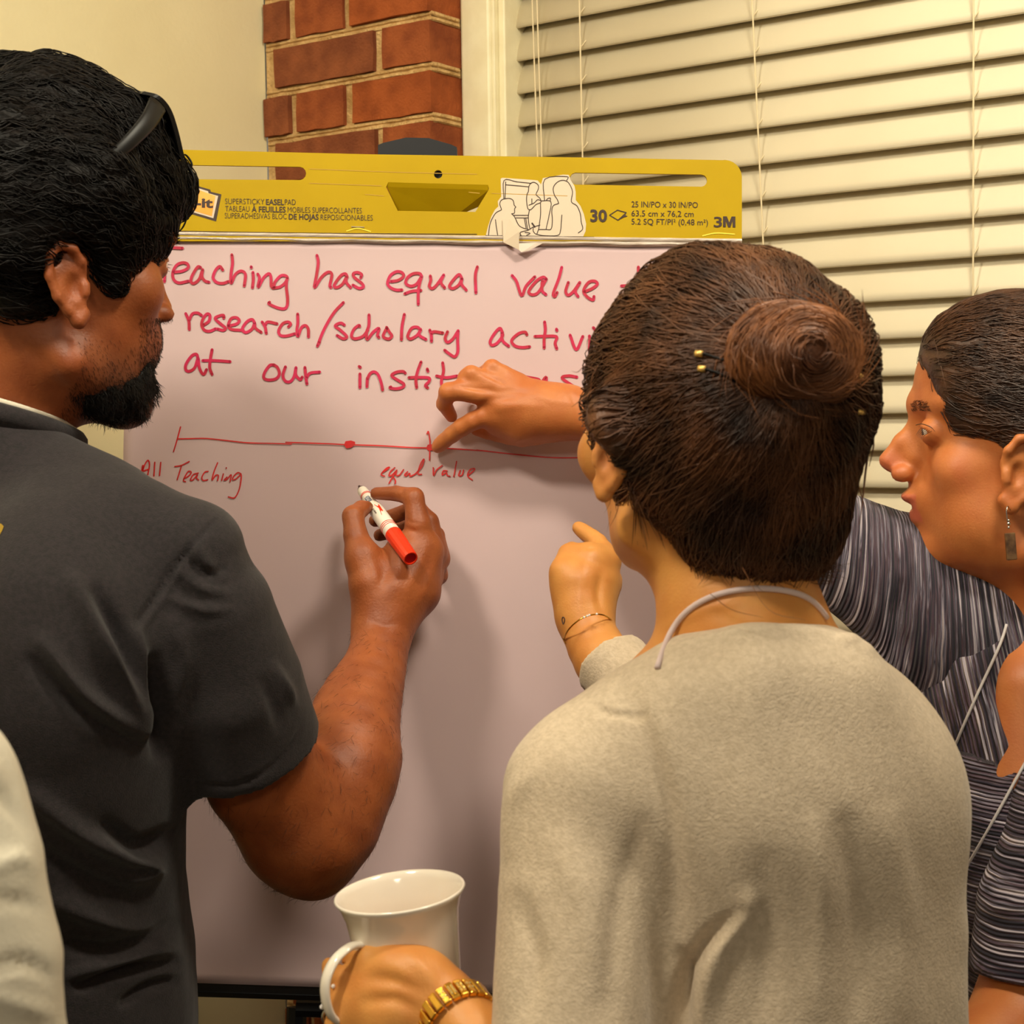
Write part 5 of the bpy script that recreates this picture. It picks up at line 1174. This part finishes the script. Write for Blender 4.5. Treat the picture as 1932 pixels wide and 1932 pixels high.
# far sleeve, reaching across
S = Solid()
slp = [(1900, 1262, 1.49, 165), (1800, 1190, 1.495, 158), (1702, 1098, 1.50, 134), (1592, 1038, 1.515, 106), (1500, 992, 1.54, 92), (1400, 952, 1.57, 84), (1300, 893, 1.61, 72), (1230, 850, 1.63, 66)]
sq = Solid(); sq.chain(slp, .01); S._box(P(1900, 1262, 1.49), .12); S._box(P(1230, 850, 1.63), .06)
S.add(capped(sq.ops[0][1], P(1265, 872, 1.62), P(1230, 850, 1.63) - P(1400, 952, 1.57)), .01)
axis_s = unit(P(1500, 992, 1.52) - P(1800, 1190, 1.50))
def row_s(V):
    x, y, d = vproj(V); return V[:, 0] - .18 * V[:, 2] + .9 * np.clip((x - 1600) / 300, 0, 1) * (V[:, 2] - 1.4) * .3
sle, _, _ = body('sleeve', S, .0030, M_kn1, lady, 1, lambda V, Q: wrinkle(folds(V, Q, [([(1700, 1240), (1690, 1180), (1700, 1110)], -.006, 16), ([(1660, 1200), (1640, 1120), (1650, 1040)], .003, 20)]), Q, .0012, 30, 41), {'row': row_s})
# knit body with a deep V neck
S = Solid()
S.chain([(1960, 1335, 1.48, 178), (1990, 1600, 1.47, 200), (2000, 1932, 1.47, 210), (2000, 2300, 1.47, 214)], .05)
S.chain([(1860, 1290, 1.48, 150), (1800, 1230, 1.50, 112), (2090, 1290, 1.42, 110)], .05)
S.chain([(1900, 1400, 1.42, 80), (1905, 1560, 1.40, 96), (1910, 1700, 1.42, 110)], .04)
S.chain([(1972, 1140, 1.385, 98), (1934, 1300, 1.372, 76), (1902, 1400, 1.352, 54), (1882, 1466, 1.34, 26)], .004, sub=True)
S.chain([(1985, 1150, 1.46, 150), (1975, 1080, 1.45, 150)], .01, sub=True)
def row_b(V):
    x, y, d = vproj(V); t = (y > 1432 + (x - 1850) * .35).astype(float)
    return (1 - t) * (-(x * .00042) + y * .0001 + .55) * 1.0 + t * (V[:, 2] * 1.0 + .10 * (V[:, 0] - .5))
top_, TV, TQ = body('cardigan', S, .0030, M_kn2, lady, 1, lambda V, Q: wrinkle(folds(V, Q, [([(1850, 1410), (1862, 1320), (1895, 1190)], .003, 9), ([(1872, 1492), (1905, 1470), (1940, 1440)], .003, 9), ([(1745, 1120), (1760, 1200), (1780, 1300)], -.004, 14), ([(1800, 1130), (1810, 1220), (1815, 1320)], .004, 16)]), Q, .0014, 26, 51), {'row': row_b})
S = Solid(); sq = Solid(); sq.chain([(2080, 1330, 1.40, 110), (2030, 1560, 1.365, 132), (1998, 1720, 1.35, 150), (1985, 1860, 1.34, 156), (1970, 1960, 1.33, 156)], .01)
S._box(P(2080, 1330, 1.40), .1); S._box(P(1970, 1900, 1.33), .1)
S.add(capped(sq.ops[0][1], P(1905, 1846, 1.335), unit(P(1895, 1990, 1.33) - P(1940, 1700, 1.345))), .01)
S.chain([(1988, 1815, 1.34, 118), (1972, 1960, 1.335, 122)], .002, sub=True)
ns_, _, _ = body('sleeve', S, .0030, M_kn3, lady, 1, lambda V, Q: wrinkle(folds(V, Q, [([(1840, 1600), (1890, 1620), (1950, 1610)], -.003, 12), ([(1845, 1700), (1890, 1715), (1950, 1700)], .003, 14), ([(1838, 1826), (1880, 1842), (1940, 1856)], .002, 7)]), Q, .0016, 30, 61), {'row': lambda V: V[:, 2] * 1.0 - .12 * V[:, 0]})
legs(lady, float(P(2000, 2300, 1.47)[0]), 1.47, -70, .98)
# hair, drawn back
S = Solid()
S.ell(TR(0, -.020, .066), (.079, .098, .095), TR.R, .01)
S.ell(TR(0, .012, .088), (.070, .074, .072), TR.R, .02)
S.ell(TR(0, -.06, .02), (.07, .07, .07), TR.R, .03)
S.ell(TR(0, .128, .022), (.12, .080, .104), TR.R, .008, sub=True)
S.ell(TR(-.085, .030, .005), (.05, .028, .038), TR.R, .010, sub=True)
S.ell(TR(-.09, -.010, .002), (.04, .020, .030), TR.R, .006, sub=True)
hairr, RHV, RHQ = body('hair', S, .0030, M_hair_r, lady, 1, lambda V, Q: wrinkle(V, Q, .0014, 60, 71, (1, 1, 2)))
def flow_r(p, s):
    q = TR.loc(p); return -TR.f * 1.0 + TR.u * (-.05 - .5 * max(0, (q[1] - .03)) / .05 * 0 - .35 * (q[2] > .1) * 0) + TR.u * (.10 if q[2] < .05 else -.12) + TR.r * 0
strands('hair_strands', (RHV, RHQ), 4600, flow_r, 20, .0052, .00042, M_hair_r, lady, lift=.0014, wave=.0022, wl=.034, seed=77, kind='stuff', where=lambda c: np.clip(-(c - TR.o) @ CF * 20 + 1.4, .15, 1))
fl2 = [([(1800 + i * 13, 600 - i * 3.5, 1.44), (1815 + i * 14, 585 - i * 3.5 + (i % 3) * 4, 1.44), (1850 + i * 14, 574 - i * 3, 1.44), (1890 + i * 12, 570 - i * 2, 1.44)], .5) for i in range(8)] + [([(1752, 652, 1.43), (1775, 625, 1.43), (1800, 606, 1.43), (1840, 590, 1.43)], .7), ([(1762, 640, 1.42), (1768, 660, 1.41), (1772, 690, 1.40)], .6), ([(1775, 690, 1.395), (1782, 720, 1.39), (1790, 750, 1.39)], .6)]
locks('loose_strands', fl2, M_hair_r, lady, kind='stuff')
strands('eyebrow', (RV, RQ), 170, lambda p, s: -TR.f - TR.r * .5 + TR.u * (.15 + .15 * math.sin(s)), 4, .0016, .00016, M_hair_r, lady, lift=.0005, tipup=.1, seed=79, kind='stuff',
    where=lambda c: (lambda q: (np.abs(q[:, 2] - .0655 + .10 * np.abs(-q[:, 0] - .022)) < .0036) * (q[:, 0] < -.010) * (q[:, 0] > -.036) * (q[:, 1] > .04) + 1e-12)(TR.loc(c)))
locks('eyelashes', [([(1744 + dx, 808 + i, 1.418 - .002 * i), (1737 + dx * .6, 813 + i * 1.5, 1.416), (1731 + dx * .5, 822 + i * 1.5, 1.415)], .5) for i, dx in enumerate((-6, -2, 2, 6, 10, 14))] + [([(1728, 802, 1.42), (1740, 800, 1.415), (1756, 806, 1.41), (1764, 814, 1.41)], .9)], M_hair_r, lady, kind='stuff')

# ------------------------------------------------------------------ the person in white cut off at the left
S = Solid()
TWp = Frame(P(-560, 900, .80), 35, -5); LW = dict(HEAD)
head(S, TWp, LW)
S.seg(TWp(0, -.02, -.04), TWp(0, -.045, -.19), .052, .058, .03)
S.seg(TWp(-.11, -.05, -.25), TWp(.11, -.05, -.25), .045, .045, .02); S.seg(TWp(0, -.04, -.30), TWp(0, -.03, -.60), .10, .10, .03)
gst, GV, GQ = body('person', S, .0034, M_skin_c, None, 1, None, {'tint': lambda V: np.zeros(len(V))}, label='person in a white shirt cut off at the lower left, only a sleeve showing', cat='person')
eyes(gst, TWp, LW)
S = Solid()
S.chain([(-152, 1508, .775, 188), (-78, 1815, .77, 188), (-66, 2150, .78, 180)], .02, sm=2)
S.seg(TWp(-.15, -.05, -.27), P(-190, 1520, .775), .07, .035, .02); S.seg(TWp(0, -.045, -.24), TWp(0, -.03, -.70), .155, .16, .06); S.seg(TWp(-.1, -.05, -.20), TWp(.10, -.05, -.20), .075, .075, .05); S.seg(TWp(-.16, -.05, -.28), TWp(-.2, -.05, -.6), .06, .05, .05)
shirt, _, _ = body('shirt', S, .0034, M_white_cloth, gst, 2, lambda V, Q: wrinkle(folds(V, Q, [([(-10, 1400), (20, 1440), (34, 1500)], -.004, 14), ([(-20, 1480), (20, 1520), (60, 1580)], -.004, 12), ([(-20, 1640), (40, 1620), (90, 1660)], .003, 14), ([(-20, 1700), (40, 1700), (100, 1720)], -.003, 12), ([(-20, 1830), (50, 1815), (110, 1850)], -.004, 12), ([(-20, 1880), (50, 1900), (110, 1920)], .003, 14)]), Q, .0014, 30, 81))
hs = Solid(); hs.ell(TWp(0, -.012, .058), (.085, .106, .096), TWp.R, .01); hs.ell(TWp(0, .13, -.02), (.12, .075, .08), TWp.R, .01, sub=True); hs.ell(TWp(0, -.03, -.11), (.15, .12, .075), TWp.R, .01, sub=True); hs.ell(TWp(.1, -.01, -.0), (.05, .028, .04), TWp.R, .006, sub=True); hs.ell(TWp(-.1, -.01, -.0), (.05, .028, .04), TWp.R, .006, sub=True)
_, gV, gQ = body('hair', hs, .004, M_hair_m, gst, 1)
strands('hair_strands', (gV, gQ), 1500, lambda p, s: -TWp.u + TWp.f * (.3 + .3 * math.sin(s)), 10, .005, .0005, M_hair_m, gst, lift=.002, wave=.002, seed=91, kind='stuff')
bt = TWp(0, -.03, -.7); legs(gst, float(bt[0]), float(bt[1]), 35, float(bt[2]) + .05)
# ================================================================== small things
def first_hit(px, py, objs, back=.002, default=None):
    best = None
    rd = CF + CX * ((px - 966) / F) + CY * ((966 - py) / F); u = Vector(unit(rd))
    for o, (bvh, base) in objs:
        h = bvh.ray_cast(Vector(CAM - base), u, 5)
        if h[0] is not None and (best is None or h[3] < best[0]): best = (h[3], np.array(h[0]) + base)
    if best is None: return default
    return best[1] - np.array(u) * back
def bvh_of(o):
    me = o.data; base = WLOC[o.name]
    return (BVHTree.FromPolygons([tuple(v.co) for v in me.vertices], [tuple(p.vertices) for p in me.polygons]), base)
B_top, B_swt, B_woman, B_lady, B_sle = [(o, bvh_of(o)) for o in (top_, swt, woman, lady, sle)]
def drape(pxs, objs, back, n=5):
    pts = []
    for p in catmull([np.array(p, float) for p in pxs], n):
        h = first_hit(p[0], p[1], objs, back); 
        if h is None: h = P(p[0], p[1], p[2]) if len(p) > 2 else None
        if h is not None: pts.append(h)
    for _ in range(6):
        pts = [pts[0]] + [(pts[i - 1] + pts[i + 1] + 2 * pts[i]) / 4 for i in range(1, len(pts) - 1)] + [pts[-1]]
    return pts
# marker
mk_ = empty('marker', P(730, 992, 1.60), label="white marker with a red cap in the bearded man's hand", cat='marker')
A = P(683, 925, 1.658); Bq = P(775, 1054, 1.548); ax = unit(Bq - A); Lm = np.linalg.norm(Bq - A)
M_mw = mat('marker_white', hexc(236, 228, 214), .3); M_mr = mat('marker_red', hexc(232, 52, 18), .3); M_md = mat('marker_dark_red', hexc(170, 8, 8), .35); M_mb = mat('marker_blue_print', hexc(60, 78, 120), .4)
V, Fc = lathe(A, ax, [(.0001, .0), (.0048, .0), (.0054, .002), (.0056, .012), (.0058, .030), (.0074, .040), (.0077, .060), (.0079, Lm * .66), (.0001, Lm * .66)], 40); mk('barrel', V, Fc, M_mw, mk_, smooth=True)
V, Fc = lathe(A, ax, [(.0079, Lm * .655), (.0084, Lm * .66), (.0080, Lm * .80), (.0074, Lm * .97), (.0069, Lm), (.0058, Lm), (.0056, Lm - .002), (.0001, Lm - .002)], 16); mk('cap', V, Fc, M_mr, mk_)
V, Fc = lathe(A, ax, [(.0055, Lm - .0015), (.0001, Lm - .0015)], 24); mk('cap_end', V, Fc, M_md, mk_)
V, Fc = lathe(A, ax, [(.0001, -.009), (.0012, -.0088), (.0022, -.004), (.0036, -.003), (.0042, .0005)], 20); mk('nib', V, Fc, mat('marker_nib', hexc(60, 26, 24), .6), mk_, smooth=True)
for a_, r_ in ((.0125, .0058), (.0145, .00585), (Lm * .55, .00795), (Lm * .57, .0080), (Lm * .59, .0080)):
    V, Fc = lathe(A, ax, [(r_, a_), (r_ + .0001, a_ + .0001), (r_ + .0001, a_ + .0009), (r_, a_ + .001)], 40); mk('stripe', V, Fc, M_mr, mk_, smooth=True)
side = unit(-CF - ax * (-CF @ ax)); sd2 = np.cross(ax, side)
def onbar(u_, v_, r_):    # u along the barrel, v round it (radians)
    return A + ax * u_ + (side * math.cos(v_) + sd2 * math.sin(v_)) * r_
def rad_at(u_): return float(np.interp(u_, [0, .03, .040, .06, Lm * .66], [.0056, .0058, .0074, .0077, .0079])) + .00018
g4 = lambda u0, u1, v0, v1, n=5: ([onbar(u, v, rad_at(u)) for u in np.linspace(u0, u1, n) for v in np.linspace(v0, v1, n)], [(i * n + j, i * n + j + 1, (i + 1) * n + j + 1, (i + 1) * n + j) for i in range(n - 1) for j in range(n - 1)])
mk('blue_label', *g4(.022, .033, -.5, .35), M_mb, mk_)
fl_ = [onbar(u, v, rad_at(u)) for u, v in ((.036, -.75), (.044, -.30), (.052, -.55), (.066, -.30), (.058, -.85), (.046, -.9))]
mk('red_flash', fl_ , [(0, 1, 2), (0, 2, 5), (2, 3, 4), (2, 4, 5)], M_mr, mk_)
sgn = 1 if sd2 @ CX > 0 else -1
text('EXPO', .023, .032, .20, -.35, 0, .03, mat('label_print', hexc(225, 225, 225), .5), 'label_text', plane=lambda x, y: onbar(x, y, rad_at(x) + .0002), par=mk_)
text('Dry Erase', .040, .058, .30, .02, 0, .01, M_print, 'label_text', plane=lambda x, y: onbar(x, y, rad_at(x) + .0002), par=mk_)

# mug
mg = empty('mug', P(757, 1800, 1.12), label='white china mug held by its handle by the woman in the oatmeal sweater', cat='mug')
M_china = mat('white_china', hexc(236, 226, 212), .12, coat=.4)
rimc = P(754, 1683, 1.135); mup = unit(CY * 1.0 + CX * (-.085) - CF * (-.0) + CY * 0); mup = unit(Zv * .985 + CX * (-.10) - CF * .04)
R0 = 125 * 1.135 / F
prof = [(.0001, -.098), (.024, -.098), (.026, -.096), (.0262, -.094), (.0300, -.086), (.0345, -.070), (.0362, -.050), (.0375, -.030), (.0395, -.014), (.0430, -.004), (R0, 0), (R0 - .0008, .0012), (R0 - .0024, .0008), (.0415, -.004), (.0375, -.014), (.0352, -.030), (.0340, -.050), (.0322, -.070), (.026, -.086), (.012, -.091), (.0001, -.091)]
V, Fc = lathe(rimc, mup, prof, 72); mug_o = mk('cup', V, Fc, M_china, mg, smooth=True)
hd = unit(-CF * .66 - CX * .72); hd = unit(hd - mup * (hd @ mup)); hs_ = np.cross(mup, hd)
hp = [(.0375, -.025), (.047, -.0235), (.060, -.028), (.069, -.038), (.0715, -.050), (.069, -.063), (.061, -.072), (.048, -.077), (.033, -.079)]
pts = catmull([rimc + hd * a + mup * b for a, b in hp], 5)
V, Fc = tube(pts, [.0048] * len(pts), 12, flat=(.0040 / .0048 * .62, lambda p: unit((p - (rimc + hd * .045 - mup * .050))))); mk('handle', V, Fc, M_china, mg, smooth=True)
# wrist watch of gold links
wt = empty('wristwatch', P(860, 1900, 1.09), label='gold link watch band with small stones on the wrist behind the mug', cat='watch')
wc = P(862, 1925, 1.085); wax = unit(P(838, 1885, 1.095) - P(882, 1945, 1.068)); Rw = 74 * 1.085 / F
wa = unit(CX - wax * (CX @ wax)); wb_ = np.cross(wax, wa); wb_ = wb_ if wb_ @ CF < 0 else -wb_
nl = 26
for i in range(nl):
    an = 2 * math.pi * i / nl; o_ = wa * math.cos(an) + wb_ * math.sin(an); tg = -wa * math.sin(an) + wb_ * math.cos(an)
    c = wc + o_ * Rw; front = (o_ @ CF) < .2
    V, Fc = box(c, (.0145, .0052, .0034), np.array([wax, tg, o_])); bevel(mk('link', V, Fc, M_gold, wt), .0009, 2)
    for e_ in (-1, 1):
        V, Fc = box(c + wax * e_ * .0062 - o_ * .0002, (.0030, .0056, .0040), np.array([wax, tg, o_])); bevel(mk('link_edge', V, Fc, M_gold, wt), .0010, 2)
stn = []
M_gemg = mat('stone_glitter', hexc(255, 232, 160), .08, metal=.7)
for i_ in (5, 6, 7, 8):
    for row in ((-.0032, -.0011, .0011, .0032) if i_ in (6, 7) else (-.002, .002)):
        an = 2 * math.pi * i_ / nl; o_ = wa * math.cos(an) + wb_ * math.sin(an); tg = -wa * math.sin(an) + wb_ * math.cos(an)
        for t_ in (-.0012, .0012):
            V, Fc = lathe(wc + o_ * (Rw + .0016) + wax * row + tg * t_, o_, [(.0001, .0009), (.0006, .0008), (.0010, .0)], 8); mk('stone', V, Fc, M_gemg, wt)
# rings
def band(name, c, axis, R_, label, gem=None, m=None, th=.0011):
    e_ = empty(name, c, label=label, cat='ring'); a = unit(np.cross(axis, [.3, .2, 1])); b = np.cross(unit(axis), a)
    V, Fc = tube([c + R_ * (a * math.cos(t) + b * math.sin(t)) for t in np.linspace(0, 2 * math.pi, 32, endpoint=False)], th, 8, closed=True); mk('band', V, Fc, m or M_silver, e_, smooth=True)
    if gem is not None:
        for g_, r_ in gem:
            V, Fc = lathe(g_, unit(-CF + CY * .5 - CX * .3), [(.0001, r_), (r_ * .7, r_ * .9), (r_, .3 * r_), (.0001, -r_)], 8); mk('stone', V, Fc, M_gem, e_)
    return e_
band('ring', P(630, 1916, 1.122), unit(P(640, 1935, 1.112) - P(632, 1910, 1.125)), .0078, 'silver ring with clear stones on the lowest visible finger of the mug hand', gem=[(P(611, 1888, 1.108), .0022), (P(613, 1897, 1.106), .0026), (P(617, 1906, 1.105), .0022), (P(608, 1900, 1.108), .0018)])
band('ring', P(629, 1868, 1.127), unit(P(645, 1880, 1.113) - P(629, 1866, 1.13)), .0066, 'thin gold ring on the finger just below the mug handle', gem=[(P(629, 1861, 1.108), .0016)], m=M_gold, th=.0007)
V, Fc = lathe(P(657, 1795, 1.132), unit(-CF - CX * .2 + CY * .3), [(.0001, .0012), (.0030, .0008), (.0040, 0), (.0038, -.001)], 16); mk('fingernail', V, Fc, mat('pink_nail', hexc(232, 120, 90), .15), woman, smooth=True)
# mug hand bracelet on pointing wrist
bt_ = empty('bracelet', P(1112, 1180, 1.49), label='thin gold bangle with tiny stones on the pointing wrist above the grey cuff', cat='bracelet')
bpts = [(1064, 1206, 1.475), (1070, 1192, 1.462), (1082, 1178, 1.452), (1101, 1165, 1.449), (1125, 1159, 1.455), (1144, 1163, 1.466), (1158, 1176, 1.485), (1152, 1190, 1.515), (1118, 1203, 1.535), (1082, 1208, 1.52), (1068, 1210, 1.50)]
V, Fc = tube(catmull([P(*p) for p in bpts + bpts[:1]], 4)[:-1], .00075, 8, closed=True); mk('bangle', V, Fc, M_gold, bt_, smooth=True)
for p in ((1102, 1164.5, 1.447), (1108, 1162, 1.448), (1112, 1160.5, 1.449), (1126, 1158.5, 1.453)):
    V, Fc = lathe(P(*p), -CF, [(.0001, .0012), (.0010, .0008), (.0012, -.0004)], 8); mk('stone', V, Fc, M_gem, bt_)
V, Fc = tube([P(1062, 1204, 1.475), P(1067, 1213, 1.475), P(1073, 1224, 1.478)], .0005, 6); mk('charm', V, Fc, M_gold, bt_)
tp = drape([(1063, 1178), (1060, 1170), (1062, 1163), (1066, 1168), (1064, 1176)], [B_woman], .0003, 4)
if len(tp) > 3: V, Fc = tube(tp, .0006, 5); mk('tattoo', V, Fc, mat('tattoo_ink', hexc(70, 44, 34), .7), woman, label='small dark curl tattooed on the wrist')
# lanyards
M_lan = mat('lanyard_cord', hexc(214, 192, 190), .8)
cwn = [(1240, 1260, 1.06), (1256, 1212, 1.03), (1284, 1163, 1.005), (1335, 1127, .99), (1402, 1111, .985), (1470, 1112, .99), (1528, 1128, 1.01), (1560, 1165, 1.06)]
pl = drape(cwn, [B_woman, B_swt], .0022, 5)
V, Fc = tube(pl, .0021, 8); tag(mk('lanyard', V, Fc, M_lan, smooth=True), 'pale lanyard cord round the neck of the woman seen from behind', 'lanyard')
M_lan2 = mat('lanyard_cord_white', hexc(206, 200, 200), .7)
la = drape([(1899, 1178, 1.36), (1890, 1210, 1.35), (1860, 1275, 1.33), (1830, 1340, 1.32), (1800, 1412, 1.32), (1780, 1460, 1.32)], [B_top, B_lady, B_sle], .004, 4)
lb = drape([(1990, 1345, 1.32), (1932, 1442, 1.32), (1890, 1520, 1.32), (1840, 1608, 1.32), (1815, 1650, 1.32)], [B_top], .004, 4)
ly = empty('lanyard', P(1860, 1400, 1.33), label='white lanyard cord over the striped cardigan', cat='lanyard')
V, Fc = tube(la, .0013, 8); mk('cord', V, Fc, M_lan2, ly, smooth=True)
V, Fc = tube(lb, .0013, 8); mk('cord', V, Fc, M_lan2, ly, smooth=True)
# earring of the woman in profile
er = empty('earring', P(1902, 1010, 1.36), label='dangling brown stone earring of the woman in profile', cat='earring')
V, Fc = tube(catmull([P(*p) for p in ((1906, 962, 1.365), (1901, 955, 1.355), (1899, 966, 1.353), (1901, 985, 1.353))], 4), .0005, 6); mk('hook', V, Fc, M_silver, er, smooth=True)
for y_, r_ in ((982, .0012), (988, .0016), (995, .0012)):
    V, Fc = lathe(P(1903, y_, 1.353), Zv, [(.0001, -r_), (r_ * .8, -r_ * .6), (r_, 0), (r_ * .8, r_ * .6), (.0001, r_)], 10); mk('bead', V, Fc, M_silver, er, smooth=True)
V, Fc = box(P(1907, 1031, 1.353), (.0085, .0035, .0225), np.array([unit(CX + .08 * CY), CF, unit(CY - .08 * CX)])); bevel(mk('drop', V, Fc, mat('brown_stone', hexc(70, 48, 34), .15, hexc(120, 90, 60), 90), er), .0008)
# hoop in the ear of the woman seen from behind
for n_, (a_, b_) in enumerate((((1128, 802), (1143, 806)), ((1130, 816), (1146, 822)))):
    pts = [P(a_[0], a_[1], 1.10), P((a_[0] + b_[0]) / 2, a_[1] + 5, 1.092), P(b_[0], b_[1], 1.10), P((a_[0] + b_[0]) / 2, a_[1] - 2, 1.112)]
    V, Fc = tube(catmull(pts + pts[:1], 5)[:-1], .0008, 6, closed=True); tag(mk('earring', V, Fc, M_gold, smooth=True), ('upper' if n_ == 0 else 'lower') + ' small gold hoop high on the ear beside the dark hair', 'earring', 'gold hoops in the ear')
# hair pins
for pts, lb_ in ((((1312, 667), (1330, 668), (1352, 675), (1382, 684)), 'upper gold-tipped hair pin left of the bun'), (((1318, 695), (1335, 697), (1356, 704), (1392, 722)), 'lower gold-tipped hair pin left of the bun'),
                 (((1612, 706), (1628, 712), (1642, 730)), 'curved gold hair pin at the right side of the hair'), (((1618, 777), (1632, 778), (1640, 776)), 'short gold hair pin low at the right side of the hair')):
    d_ = 1.035 if pts[0][0] < 1500 else 1.09
    q_2 = []
    bh = [(hairc, bvh_of(hairc))]
    for p in pts:
        h = first_hit(p[0], p[1], bh, .005); q_2.append(h if h is not None else P(p[0], p[1], 1.12))
    e_ = empty('hair_pin', q_2[0], label=lb_, cat='hair pin', group='gold hair pins round the bun')
    V, Fc = tube(q_2, .0009, 6); mk('prong', V, Fc, M_hair_m if pts[0][0] < 1500 else M_gold, e_, smooth=True)
    V, Fc = tube([q_2[0], q_2[0] + (q_2[1] - q_2[0]) * .75], .0021, 8); mk('tip', V, Fc, mat('gold_tip', hexc(240, 196, 110), .35, metal=.6), e_, smooth=True)
# scrap of yellow print on the T-shirt
Bt = [(tee, bvh_of(tee))]
pp = [first_hit(x, y, Bt, .0012) for x, y in ((-8, 986), (2, 988), (7, 993), (4, 1001), (-1, 1010), (-10, 1010), (-14, 988))]
pp = [p for p in pp if p is not None]
if len(pp) > 3: mk('yellow_print', pp, [tuple(range(len(pp)))], mat('yellow_shirt_print', hexc(150, 120, 20), .8), man)
